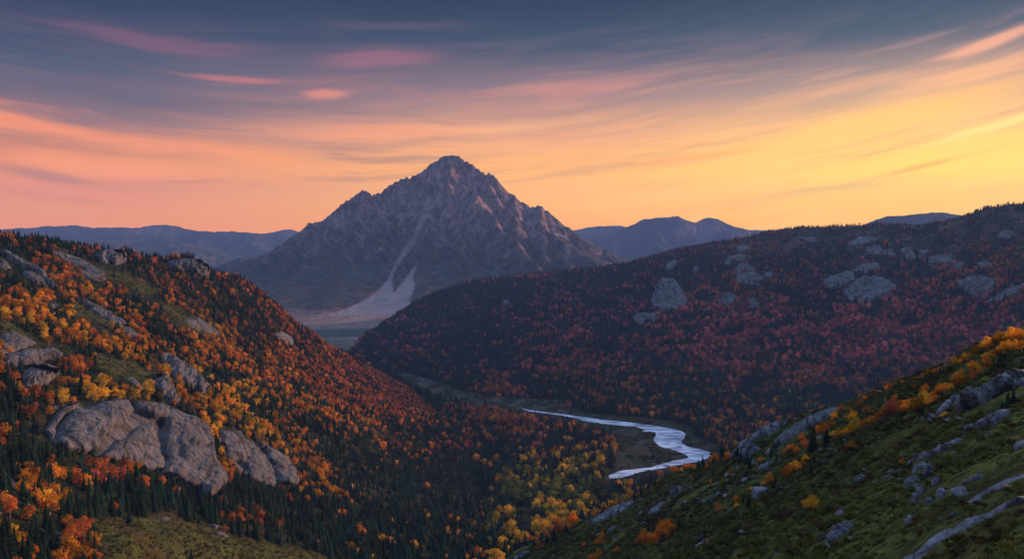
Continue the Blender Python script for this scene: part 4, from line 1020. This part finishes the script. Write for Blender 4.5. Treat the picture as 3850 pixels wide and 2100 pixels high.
# zone 3 extras along the lower tip of the near slope
for (a, b, h, k, u) in [(2180,1010,70,'b',2),(2150,1020,50,'b',2),(2210,1000,50,'b',1),(2250,985,60,'b',1),(2300,970,50,'b',1),(1890,1140,110,'b',2),(1870,1130,70,'b',3),(1780,1220,90,'b',3),(1635,1340,90,'b',3),(2050,1040,55,'b',3),(2380,1300,120,'b',2),(2420,1290,110,'b',2),(2470,1270,110,'b',2),(2520,1240,120,'b',2),
                      (2550,1200,130,'b',2),(2080,1387,70,'b',2),(2050,1400,60,'b',2),(2020,1400,50,'b',3),(2220,1340,60,'B',2),(1975,1310,60,'b',3),(2090,1290,90,'B',2),(2110,1240,60,'b',3),(1650,1250,60,'s',0),(1700,1270,80,'s',0),(1600,1300,80,'s',1),(1750,1260,90,'s',0),(1840,1190,80,'s',0),(2600,1180,100,'b',2),
                      (2240,900,55,'s',1),(2290,870,50,'s',1),(2350,850,60,'s',1),(2400,850,60,'s',0),(2450,830,60,'s',1),(2500,800,60,'s',0)]:
    q = Z('3', a, b)[0]
    fx = (q[0] * K - 2500) * (2576 / 1350); fy = (q[1] * K - 1400) * (2576 / 1350)
    NEAR.append((fx, fy, h * (2576 / 1350) / (2576 / 1300), k, u))

BIRCHG = 'birches'
COLN = ['olive green', 'golden yellow', 'orange', 'rust red', 'crimson']
LAND = {0: [(340,1120,'the huge granite dome'),(650,1150,'the three-ribbed buttress'),(470,935,'the long tapering slab'),(400,1330,'the lower left grass mound'),(285,645,'the rounded crest knob'),(470,675,'the craggy crest knob'),(240,900,'the grassy shelf'),(100,950,'the pale blocky cliff'),
            (255,770,'the long thin pale slab'),(120,720,'the curving pale stripe'),(170,1330,'the narrow pale ledge'),(410,1000,'the steep ribbed spur'),(60,1220,'the small rock lip'),(500,815,'the smooth slab near the crest'),(800,1180,'the dark spruce slope'),(30,1380,'the bottom left corner')],
        1: [(1680,760,'the leftmost tall dome'),(2190,740,'the broadest pale dome')],
        2: [(1650,1090,'the river bend'),(1350,1250,'the olive valley thicket'),(1590,1185,'the lower river channel'),(1310,1290,'the little stream'),(1480,1120,'the marshy river flat'),(1150,1380,'the bottom of the valley'),(1420,1370,'the foot of the near slope')],
        3: [(1960,1080,'the big smooth whaleback slab'),(1917,1245,'the square boulder'),(2330,1200,'the boulder pile'),(2480,980,'the large creased dome'),(2230,960,'the skyline thicket'),(2080,1080,'the orange thicket'),(1560,1290,'the dark blue grey slab'),(1840,1180,'the domed stone'),(2045,1275,'the lone yellow bush'),(2130,1370,'the rough sunken rock'),
            (1640,1345,'the bottom of the near slope'),(2450,880,'the top of the near slope'),(1700,1170,'the slope by the river')]}
def where(hill, x, y):
    bst = min(LAND[hill], key=lambda L: (L[0] - x) ** 2 + (L[1] - y) ** 2)
    dx_, dy_ = x - bst[0], y - bst[1]
    far_ = math.hypot(dx_, dy_)
    if far_ < 28: rel = 'right beside'
    elif abs(dx_) > 1.6 * abs(dy_): rel = ('just ' if far_ < 75 else '') + ('left of' if dx_ < 0 else 'right of')
    elif abs(dy_) > 1.6 * abs(dx_): rel = ('just ' if far_ < 75 else '') + ('uphill of' if dy_ < 0 else 'downhill of')
    else: rel = ('up and ' if dy_ < 0 else 'down and ') + ('left of' if dx_ < 0 else 'right of')
    return rel + ' ' + bst[2], far_

def obj_meshes(name, crown, trunk, mc, mt):
    a = mkmesh('crown', *crown, smooth=False); a.materials.append(mc)
    b = mkmesh('trunk', *trunk, smooth=True); b.materials.append(mt)
    return a, b
MB = {(h, i): obj_meshes('b', *B_SH[i], LEAF[h], BARKW) for h in range(5) for i in range(NB)}
MS = {(h, i): obj_meshes('s', *S_SH[i], NEEDLE[h], BARKD) for h in range(2) for i in range(NS)}
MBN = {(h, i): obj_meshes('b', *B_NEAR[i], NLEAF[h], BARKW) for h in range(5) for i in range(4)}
MSN = {(h, i): obj_meshes('s', *S_NEAR[i], NEEDLE[h], BARKD) for h in range(2) for i in range(2)}
PEND = []
def add_tree(P, H, birch, hue, hill, meshes, wide, bush=False):
    x, y = project(P)
    PEND.append(dict(P=P, H=H, b=birch, hue=hue, hill=hill, me=meshes, wide=wide, bush=bush, x=float(x), y=float(y)))
def build_trees():
    for t_ in PEND:
        near = [q for q in PEND if q is not t_ and abs(q['x'] - t_['x']) < 45 and abs(q['y'] - t_['y']) < 40]
        if t_['b']:
            nm = 'birch_bush' if t_['bush'] else 'birch_tree'; cat_ = 'bush' if t_['bush'] else 'tree'
            base = COLN[t_['hue']] + (' bush' if t_['bush'] else ' birch')
        else:
            nm, cat_ = 'spruce_tree', 'tree'; base = 'dark spruce'
        same = [q for q in near if q['b'] == t_['b']]
        size = ''
        if len(same) >= 1:
            r_ = np.mean([q['H'] for q in same])
            size = 'tall ' if t_['H'] > r_ * 1.15 else ('small ' if t_['H'] < r_ * .85 else '')
        if near:
            q = min(near, key=lambda q: (q['x'] - t_['x']) ** 2 + (q['y'] - t_['y']) ** 2)
            nb = (COLN[q['hue']] + ' one') if q['b'] else 'spruce'
            side = 'left' if t_['x'] < q['x'] else 'right'
            nbp = ', %s of %s %s' % (side, 'an' if nb[0] == 'o' else 'a', nb)
        else: nbp = ', standing alone'
        wh, far_ = where(t_['hill'], t_['x'], t_['y'])
        t_['plain'], t_['far'] = base + ' ' + wh, far_
        lab = size + base + ' ' + wh + nbp
        w_ = lab.split()
        if len(w_) > 16: lab = size + base + ' ' + wh
        t_['nm'], t_['cat'], t_['lab'] = nm, cat_, lab
    from collections import Counter
    cnt = Counter(q['lab'] for q in PEND)
    ORD = ['nearest', 'second nearest', 'third nearest', 'fourth nearest', 'fifth nearest', 'sixth nearest', 'seventh nearest', 'eighth nearest', 'ninth nearest', 'tenth nearest', 'eleventh nearest', 'twelfth nearest']
    for t_ in PEND:
        if cnt[t_['lab']] > 1:
            fam = sorted((q for q in PEND if q['plain'] == t_['plain']), key=lambda q: q['far'])
            r_ = [q is t_ for q in fam].index(True)
            if r_ < 12: t_['new'] = t_['plain'] + ', the ' + ORD[r_] + ' such one to it'
            elif len(fam) - 1 - r_ < 8: t_['new'] = t_['plain'] + ', the ' + (ORD[len(fam) - 1 - r_].replace('nearest', 'farthest')) + ' such one from it'
    for t_ in PEND:
        if 'new' in t_: t_['lab'] = t_['new'] if len(t_['new'].split()) <= 16 else t_['new'].replace(' such one', '').replace(', the', ',').replace('golden yellow', 'golden').replace('dark spruce', 'spruce').replace('olive green', 'olive')
    for t_ in PEND:
        e = bpy.data.objects.new(t_['nm'], None); COL.objects.link(e)
        e.location = t_['P']; e.rotation_euler = (0, 0, random.uniform(0, 6.28)); e.empty_display_size = .3
        e.scale = (t_['H'] * t_['wide'], t_['H'] * t_['wide'], t_['H'])
        tag(e, t_['lab'], t_['cat'], {'birch_tree': 'autumn birch trees', 'birch_bush': 'low autumn birch bushes', 'spruce_tree': 'dark spruce trees'}[t_['nm']])
        for nm, me in (('crown', t_['me'][0]), ('trunk', t_['me'][1])):
            o = bpy.data.objects.new(nm, me); COL.objects.link(o); o.parent = e

nb_near = ns_near = 0
for (a, b, h, k, u) in NEAR:
    q = z4(a, b)[0]
    hh = hit('near', q[0], q[1])
    if hh is None:
        for dy_ in (4, 8, 14, 22, 32):
            hh = hit('near', q[0], q[1] + dy_)
            if hh is not None: break
    if hh is None: continue
    P0 = hh[0]
    if k != 's': h *= random.uniform(.7, 1.2)
    H = h / (2576 / 1350) / K * P0[1] / F
    if k == 's': add_tree(P0, H * 1.05, False, u, 3, MSN[(u, random.randrange(2))], 1.1); ns_near += 1
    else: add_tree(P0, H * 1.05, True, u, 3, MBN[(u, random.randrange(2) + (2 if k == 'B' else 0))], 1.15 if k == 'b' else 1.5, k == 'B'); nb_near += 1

# which of the forest trees show largest from the camera
def visible(P, H):
    tgt = Vector((P[0], P[1], P[2] + H * .85)); d = tgt - Vector(CAM); L_ = d.length; d.normalize()
    for g in ('near', 'left', 'right'):
        l, _, _, ds = BVH[g].ray_cast(Vector(CAM), d, L_ - 1)
        if l is not None: return False
    return True
x, y = project(TP)
appar = THT / TP[:, 1]
inframe = (x > -8) & (x < 2584) & (y < 1400) & (y > 560)
sel = np.zeros(len(TP), bool)
for isb, quota in ((True, 298 - nb_near), (False, 298 - ns_near)):
    idx = np.nonzero(inframe & (TB == isb))[0]; idx = idx[np.argsort(-appar[idx])]
    c_ = 0
    for q in idx:
        if c_ >= quota: break
        if visible(TP[q], THT[q]): sel[q] = True; c_ += 1
for q in np.nonzero(sel)[0]:
    if TB[q]: add_tree(TP[q], THT[q], True, int(THU[q]), int(TK[q]), MB[(int(THU[q]), random.randrange(NB))], 1.1)
    else: add_tree(TP[q], THT[q], False, 0, int(TK[q]), MS[(random.randrange(2), random.randrange(NS))], 1.1)
build_trees()

# the rest of the forest: one instanced mass for each kind
def forest(name, P, idx, H, wide, coln, label=None, cat=None, tilt=.04, z=None):
    me = bpy.data.meshes.new(name); me.vertices.add(len(P)); me.vertices.foreach_set('co', np.ascontiguousarray(P, np.float32).ravel())
    a = me.attributes.new('which', 'INT', 'POINT'); a.data.foreach_set('value', np.asarray(idx, np.int32))
    n = len(P)
    rot = np.stack([rng.normal(0, tilt, n), rng.normal(0, tilt, n), rng.uniform(0, 6.28, n)], -1)
    a = me.attributes.new('turn', 'FLOAT_VECTOR', 'POINT'); a.data.foreach_set('vector', np.ascontiguousarray(rot, np.float32).ravel())
    wd = H * wide * rng.uniform(.85, 1.2, n)
    sc_ = np.stack([wd, wd, H if z is None else z], -1)
    a = me.attributes.new('size', 'FLOAT_VECTOR', 'POINT'); a.data.foreach_set('vector', np.ascontiguousarray(sc_, np.float32).ravel())
    o = link(name, me); tag(o, label, cat, kind='stuff')
    ng = bpy.data.node_groups.new(name + '_nodes', 'GeometryNodeTree')
    ng.interface.new_socket('Geometry', in_out='INPUT', socket_type='NodeSocketGeometry'); ng.interface.new_socket('Geometry', in_out='OUTPUT', socket_type='NodeSocketGeometry')
    N = ng.nodes; Lk = ng.links
    gi, go = N.new('NodeGroupInput'), N.new('NodeGroupOutput')
    iop = N.new('GeometryNodeInstanceOnPoints'); ci = N.new('GeometryNodeCollectionInfo')
    ci.inputs['Collection'].default_value = coln; ci.inputs['Separate Children'].default_value = True; ci.inputs['Reset Children'].default_value = True
    def att(nm, typ):
        x_ = N.new('GeometryNodeInputNamedAttribute'); x_.data_type = typ; x_.inputs['Name'].default_value = nm
        return [s_ for s_ in x_.outputs if s_.enabled and s_.name == 'Attribute'][0]
    Lk.new(gi.outputs[0], iop.inputs['Points']); Lk.new(ci.outputs[0], iop.inputs['Instance'])
    iop.inputs['Pick Instance'].default_value = True
    Lk.new(att('which', 'INT'), iop.inputs['Instance Index'])
    Lk.new(att('turn', 'FLOAT_VECTOR'), iop.inputs['Rotation']); Lk.new(att('size', 'FLOAT_VECTOR'), iop.inputs['Scale'])
    Lk.new(iop.outputs[0], go.inputs[0])
    md = o.modifiers.new('forest', 'NODES'); md.node_group = ng
    return o
m_ = TB & ~sel; nbk = m_.sum()
forest('birch_forest', TP[m_], THU[m_] * NB + rng.integers(0, NB, nbk), THT[m_], 1.1, birch_kinds, 'autumn birch forest in orange, red and crimson covering the hillsides', 'forest')
m_ = ~TB & ~sel; nsk = m_.sum()
forest('spruce_forest', TP[m_], rng.integers(0, 2 * NS, nsk), THT[m_], 1.1, spruce_kinds, 'dark spruce forest covering the slopes and the valley floor', 'forest')

# ---- low heath cover
heath_kinds = bpy.data.collections.new('heath_kinds')
HM = [leaf_mat('heath_green', (.05, .065, .012), (.12, .11, .018), .25), leaf_mat('heath_olive', (.075, .068, .016), (.04, .03, .014), .25), leaf_mat('heath_brown', (.06, .03, .014), (.10, .05, .018), .2)]
for h in range(3):
    for i in range(2):
        r_ = np.random.default_rng(90 + i + 5 * h)
        lb = [(r_.uniform(-.4, .4), r_.uniform(-.4, .4), r_.uniform(.0, .14), r_.uniform(.2, .35), r_.uniform(.12, .28)) for _ in range(7)]
        V, Fc = leafcloud(r_, 170, lb, .10, .5)
        me = mkmesh('heath_clump', V, Fc, False); me.materials.append(HM[h])
        o = bpy.data.objects.new('heath_kind_%d%d' % (h, i), me); heath_kinds.objects.link(o)
TUFT = leaf_mat('dry_grass', (.17, .14, .05), (.11, .12, .035), .3)
for i in range(2):
    r_ = np.random.default_rng(190 + i); V = []; Fc = []
    for k in range(90):
        a = r_.uniform(0, 6.28); b0 = np.array([r_.normal(0, .22), r_.normal(0, .22), 0]); ln = r_.uniform(.35, .8); ls = r_.uniform(.15, .6)
        tip = b0 + np.array([math.cos(a) * ls * ln, math.sin(a) * ls * ln, ln * math.cos(ls)]); sd_ = np.array([-math.sin(a), math.cos(a), 0]) * .028
        V += [b0 - sd_, b0 + sd_, b0 * .3 + tip * .7 + sd_ * .8, tip]; Fc.append([4 * k, 4 * k + 1, 4 * k + 2, 4 * k + 3])
    me = mkmesh('grass_tuft', np.array(V), np.array(Fc), False); me.materials.append(TUFT)
    heath_kinds.objects.link(bpy.data.objects.new('heath_kind_3%d' % i, me))
def clear_of_rocks(kind, P, x, y, m=0):
    keep = np.ones(len(P), bool)
    for rp_ in ROCK_POLYS[kind]:
        lo, hi = rp_.min(0) - 12, rp_.max(0) + 12
        ii = np.nonzero((x > lo[0]) & (x < hi[0]) & (y > lo[1]) & (y < hi[1]) & keep)[0]
        if len(ii): keep[ii[polydist(x[ii], y[ii], rp_) > m]] = False
    return keep
P1 = scatter('near', 1.5, jmax=430)
x, y = project(P1)
pr = np.clip(260 / P1[:, 1] ** 1.0, 0, 6) / 6 * 1.0
k_ = (rng.random(len(P1)) < np.clip(.25 + 30 / P1[:, 1], 0, .9)) & clear_of_rocks('near', P1, x, y, 3)
P1 = P1[k_]; nz_ = fbm(P1[:, 0] / 12, P1[:, 1] / 12, 61, 3)
P1 = P1[nz_ > -.35]; nz_ = fbm(P1[:, 0] / 12, P1[:, 1] / 12, 61, 3) + rng.normal(0, .22, len(P1))
h1 = rng.uniform(.45, 1.3, len(P1)) * np.clip(P1[:, 1] / 120, .55, 1.3)
i1 = np.where(rng.random(len(P1)) < .16, 3, np.where(nz_ < .12, 0, np.where(nz_ < .45, 1, 2))) * 2 + rng.integers(0, 2, len(P1))
P2 = scatter('left', .16, jmax=372)
x, y = project(P2)
hm = np.zeros(len(P2))
for p in HEATH_POLYS: hm = np.maximum(hm, polydist(x, y, p))
k_ = (hm > -4) & clear_of_rocks('left', P2, x, y, 2)
P2 = P2[k_]; h2 = rng.uniform(.7, 1.7, len(P2)); nz_ = fbm(P2[:, 0] / 20, P2[:, 1] / 20, 71, 3) + rng.normal(0, .2, len(P2))
i2 = np.where(rng.random(len(P2)) < .2, 3, np.where(nz_ < .15, 0, np.where(nz_ < .5, 1, 2))) * 2 + rng.integers(0, 2, len(P2))
P4 = scatter('floor', .10); x, y = project(P4)
op_ = np.full(len(P4), -1e9)
for p in (OPEN[0], OPEN[2]): op_ = np.maximum(op_, polydist(x, y, p))
k_ = (op_ > -8) & (polydist(x, y, RIVER) < -1.5) & (fbm(P4[:, 0] / 22, P4[:, 1] / 40, 91, 3) > -.15) & (y < 1320)
P4 = P4[k_]; h4 = rng.uniform(1., 3.6, len(P4)); i4 = rng.choice([0, 1, 2, 3, 4, 5], len(P4), p=[.22, .22, .18, .18, .1, .1])
print('heath', len(P1), len(P2), len(P4))
PH = np.vstack([P1, P2, P4]); HH = np.concatenate([h1, h2, h4]); IH = np.concatenate([i1, i2, i4])
forest('heath_shrubs', PH, IH, HH, 1.3, heath_kinds, 'low green and brown heath covering the open slopes', 'heath', .15, HH * .85)

# ---- loose stones lying in the heath
stone_kinds = bpy.data.collections.new('stone_kinds')
for i in range(4):
    bm = bmesh.new(); bmesh.ops.create_icosphere(bm, subdivisions=3, radius=.5)
    v = np.array([x_.co[:] for x_ in bm.verts]); fc = np.array([[x_.index for x_ in f.verts] for f in bm.faces]); bm.free()
    r_ = np.random.default_rng(400 + i); pl = r_.normal(size=(11, 3)); pl /= np.linalg.norm(pl, axis=1)[:, None]; ds_ = r_.uniform(.30, .45, 11)
    dd = v / .5; dt = dd @ pl.T
    v = dd * np.minimum(np.min(np.where(dt > .05, ds_ / np.maximum(dt, .05), .6), axis=1), .6)[:, None] * (1 + .06 * fbm(dd[:, 0] * 3 + i, dd[:, 1] * 3, dd[:, 2] * 3, 3))[:, None]
    me = mkmesh('stone', v, fc, False); me.materials.append(ROCKM['near'])
    stone_kinds.objects.link(bpy.data.objects.new('stone_kind_%d' % i, me))
P3 = scatter('near', .12, jmax=430); x, y = project(P3)
near_rock = np.full(len(P3), -1e9)
for rp_ in ROCK_POLYS['near']: near_rock = np.maximum(near_rock, polydist(x, y, rp_))
pr = np.where(near_rock > -22, .8, 0) + np.where(fbm(P3[:, 0] / 11, P3[:, 1] / 16, 81, 3) > .42, .35, .02)
P3 = P3[(rng.random(len(P3)) < pr) & (near_rock < 0)]
h3 = .25 + 1.3 * rng.random(len(P3)) ** 3
forest('loose_stones', P3, rng.integers(0, 4, len(P3)), h3, 1.2, stone_kinds, 'loose grey stones scattered in the heath of the near slope', 'stones', .5, h3 * .7)
print('stones', len(P3))

# ================================================================ SKY, SUN, AIR, CAMERA
SUN_AZ, SUN_EL = math.radians(72), math.radians(9.5)      # azimuth measured from the view direction towards the right
w = bpy.data.worlds.new('World'); scene.world = w; w.use_nodes = True
w.node_tree.nodes.clear(); t = NT(w.node_tree)
out = t.new('ShaderNodeOutputWorld')
dirv = t.new('ShaderNodeTexCoord').outputs['Generated']
sp = t.new('ShaderNodeSeparateXYZ', {0: dirv}); dx, dy, dz = sp.outputs
E = lambda y: (math.sin(math.atan((600 - y) / 2230))) / .4
def rs(*a): return [(E(y) if y <= 600 else 0.0, srgb(*c)) for y, c in a]
zr = t.math('DIVIDE', t.math('MAXIMUM', dz, 0.0), .4)
wv = t.noise(t.vscale(dirv, (2.2, 2.2, 9)), 1.0, 3, .5)
zr = t.math('ADD', zr, t.math('MULTIPLY', t.math('SUBTRACT', wv, .5), .07))
left = t.ramp(zr, rs((600, (255,146,44)), (520, (252,142,52)), (430, (224,128,76)), (340, (130,98,112)), (220, (60,72,98)), (110, (34,52,76)), (0, (18,38,60))) + [(1.0, srgb(30, 50, 88))])
mid = t.ramp(zr, rs((600, (255,156,30)), (520, (255,176,50)), (430, (255,172,84)), (350, (222,152,124)), (240, (140,112,124)), (120, (50,68,88)), (0, (22,44,64))) + [(1.0, srgb(32, 52, 88))])
right = t.ramp(zr, rs((600, (255,165,10)), (520, (255,190,20)), (440, (255,204,74)), (340, (248,188,128)), (250, (178,146,138)), (130, (70,84,98)), (0, (36,60,78))) + [(1.0, srgb(34, 54, 88))])
back = t.ramp(zr, [(0, srgb(95, 115, 170)), (.25, srgb(120, 128, 178)), (.6, srgb(105, 128, 180)), (1, srgb(105, 130, 190))])  # sky behind the view, made brighter to add blue fill light
hyp = t.math('SQRT', t.math('ADD', t.math('MULTIPLY', dx, dx), t.math('MULTIPLY', dy, dy)))
az = t.math('DIVIDE', dx, t.math('MAXIMUM', hyp, .001))
c = t.mix(t.mr(az, -.5, .02), left, mid); c = t.mix(t.mr(az, .02, .46), c, right)
# cirrus: streaks laid out over azimuth and elevation, fanning out from a point low on the left
u = t.math('ARCTAN2', dx, dy)
curve = t.math('ADD', t.math('MULTIPLY', t.math('MULTIPLY', u, u), .16), t.math('MULTIPLY', u, .07))
warp = t.math('MULTIPLY', t.math('SUBTRACT', t.noise(t.vscale(dirv, (4, 4, 11)), 1.0, 3, .5), .5), .032)
vv = t.math('ADD', t.math('SUBTRACT', dz, curve), warp)
P1 = t.new('ShaderNodeCombineXYZ', {0: t.math('MULTIPLY', u, 2.6), 1: t.math('MULTIPLY', vv, 30.0), 2: 0.3}).outputs[0]
P2 = t.new('ShaderNodeCombineXYZ', {0: t.math('MULTIPLY', u, 7.0), 1: t.math('MULTIPLY', vv, 120.0), 2: 4.3}).outputs[0]
n1 = t.noise(P1, 1.0, 6, .6, .5); n2 = t.noise(P2, 1.0, 5, .6, .4)
st = t.math('ADD', t.math('MULTIPLY', n1, .68), t.math('MULTIPLY', n2, .32))
cloudL = t.ramp(zr, rs((600, (252,152,90)), (480, (255,162,72)), (380, (252,150,80)), (300, (212,126,106)), (160, (112,80,104)), (0, (56,66,94))))
cloudR = t.ramp(zr, rs((600, (255,190,70)), (480, (255,206,100)), (380, (255,198,120)), (300, (255,182,124)), (160, (186,142,136)), (0, (96,100,122))))
cc = t.mix(t.mr(az, -.3, .45), cloudL, cloudR)
c = t.mix(t.math('MULTIPLY', t.mr(st, .46, .66, 0, .6), t.mr(zr, .62, .40, .10, 1)), c, cc)
c = t.mix(t.math('MULTIPLY', t.mr(st, .50, .36, 0, .5), t.math('MULTIPLY', t.mr(zr, .03, .22), t.mr(zr, .55, .40, 0, 1))), c, t.mix(t.mr(az, -.3, .4), srgb(104, 88, 106), srgb(176, 138, 122)))
for x_, y_, sx_, sy_, k_, col_ in ((270,440,260,24,.8,(255,150,88)), (60,355,300,16,.75,(246,140,92)), (420,385,260,12,.6,(246,145,98)), (200,492,330,15,.7,(252,140,84)), (822,250,60,13,.6,(232,138,114)), (600,222,120,10,.5,(200,114,112)), (960,172,170,26,.6,(160,98,112)),
                              (400,150,230,22,.5,(126,82,104)), (1470,232,190,26,.55,(196,130,124)), (2120,345,420,36,.8,(255,188,104)), (2480,178,120,13,.75,(246,172,138)), (2420,240,190,22,.6,(250,180,130)), (900,335,330,26,.6,(238,150,114)),
                              (1740,405,200,12,.5,(240,150,72)), (2310,428,90,8,.7,(240,160,30)), (2500,350,160,10,.5,(255,226,160)), (1000,90,220,14,.3,(110,84,108)), (1850,545,260,10,.5,(255,190,40)), (330,285,300,26,.45,(84,80,108)), (120,460,110,12,.6,(170,112,112)), (1350,310,300,16,.4,(250,178,130))):
    u0 = math.atan((x_ - 1288) / 2230); v0 = (600 - y_) / 2230; v0 = v0 - (.16 * u0 * u0 + .07 * u0)
    a_ = t.math('DIVIDE', t.math('SUBTRACT', u, u0), sx_ / 2230); b_ = t.math('DIVIDE', t.math('SUBTRACT', vv, v0), sy_ / 2230)
    g = t.math('EXPONENT', t.math('MULTIPLY', t.math('ADD', t.math('MULTIPLY', a_, a_), t.math('MULTIPLY', b_, b_)), -1.0))
    g = t.math('MULTIPLY', t.mr(t.math('MULTIPLY', g, t.math('ADD', st, .35)), .12, .85), k_)
    c = t.mix(g, c, srgb(*col_))
c = t.mix(t.mr(dy, .25, -.35), c, back)
c = t.mix(t.mr(dz, .30, .8), c, (.33, .48, .80))  # upper sky out of frame brightened to fill the shaded land
c = t.mix(t.mr(dz, -.12, -.01), (.03, .035, .04), c)
gl = t.math('ADD', 1.0, t.math('MULTIPLY', t.mr(zr, .52, .06, 0, 1), t.mr(az, -.5, .5, .10, .50)))
c = t.mix(1.0, c, t.new('ShaderNodeCombineXYZ', {0: gl, 1: gl, 2: t.mr(zr, .6, .1, .95, .62)}).outputs[0], 'MULTIPLY')
bg = t.new('ShaderNodeBackground', {'Color': c, 'Strength': 1.0})
nish = t.new('ShaderNodeTexSky', sky_type='NISHITA')
nish.sun_disc = False; nish.sun_elevation = math.radians(1.0); nish.sun_rotation = SUN_AZ
bg2 = t.new('ShaderNodeBackground', {'Color': nish.outputs[0], 'Strength': .004})
add = t.new('ShaderNodeAddShader', {0: bg.outputs[0], 1: bg2.outputs[0]})
t.l.new(add.outputs[0], out.inputs['Surface'])

sl = bpy.data.lights.new('sun', 'SUN'); sl.energy = 5.0; sl.angle = math.radians(4); sl.color = (1.0, .57, .36)
so = bpy.data.objects.new('sun', sl); COL.objects.link(so)
dv = Vector((math.sin(SUN_AZ) * math.cos(SUN_EL), math.cos(SUN_AZ) * math.cos(SUN_EL), math.sin(SUN_EL)))
so.rotation_euler = dv.to_track_quat('Z', 'Y').to_euler()
so.location = (300, 100, 600)

HAZE = 6.6e-5
if HAZE:
    m, t, out = newmat('air')
    pv = t.new('ShaderNodeVolumePrincipled', {'Color': (.30, .48, .95, 1), 'Density': HAZE, 'Anisotropy': 0.0})
    t.l.new(pv.outputs[0], out.inputs['Volume'])
    x0, x1, y0, y1, z0, z1 = -7200, 7200, -300, 9900, -20, 760
    V = [(x, y, z) for z in (z0, z1) for y in (y0, y1) for x in (x0, x1)]
    me = mkmesh('haze', V, np.array([(0, 2, 3, 1), (4, 5, 7, 6), (0, 1, 5, 4), (2, 6, 7, 3), (0, 4, 6, 2), (1, 3, 7, 5)]), False)
    tag(link('haze', me, m), kind='stuff')

cd = bpy.data.cameras.new('camera'); cd.sensor_width = 36; cd.lens = 36 * F / 2576; cd.clip_start = .5; cd.clip_end = 200000
co = bpy.data.objects.new('camera', cd); COL.objects.link(co)
co.location = (0, 0, CAMZ); co.rotation_euler = (PI / 2 - TH, 0, 0)
scene.camera = co
scene.render.resolution_x = 1024; scene.render.resolution_y = 558
vs = scene.view_settings; vs.view_transform = 'Standard'; vs.look = 'None'; vs.exposure = .4; vs.gamma = 1
cy = scene.cycles
cy.use_denoising = True; cy.max_bounces = 4; cy.diffuse_bounces = 2; cy.glossy_bounces = 2; cy.transmission_bounces = 2; cy.volume_bounces = 0; cy.transparent_max_bounces = 8
try: cy.denoiser = 'OPENIMAGEDENOISE'
except Exception: pass
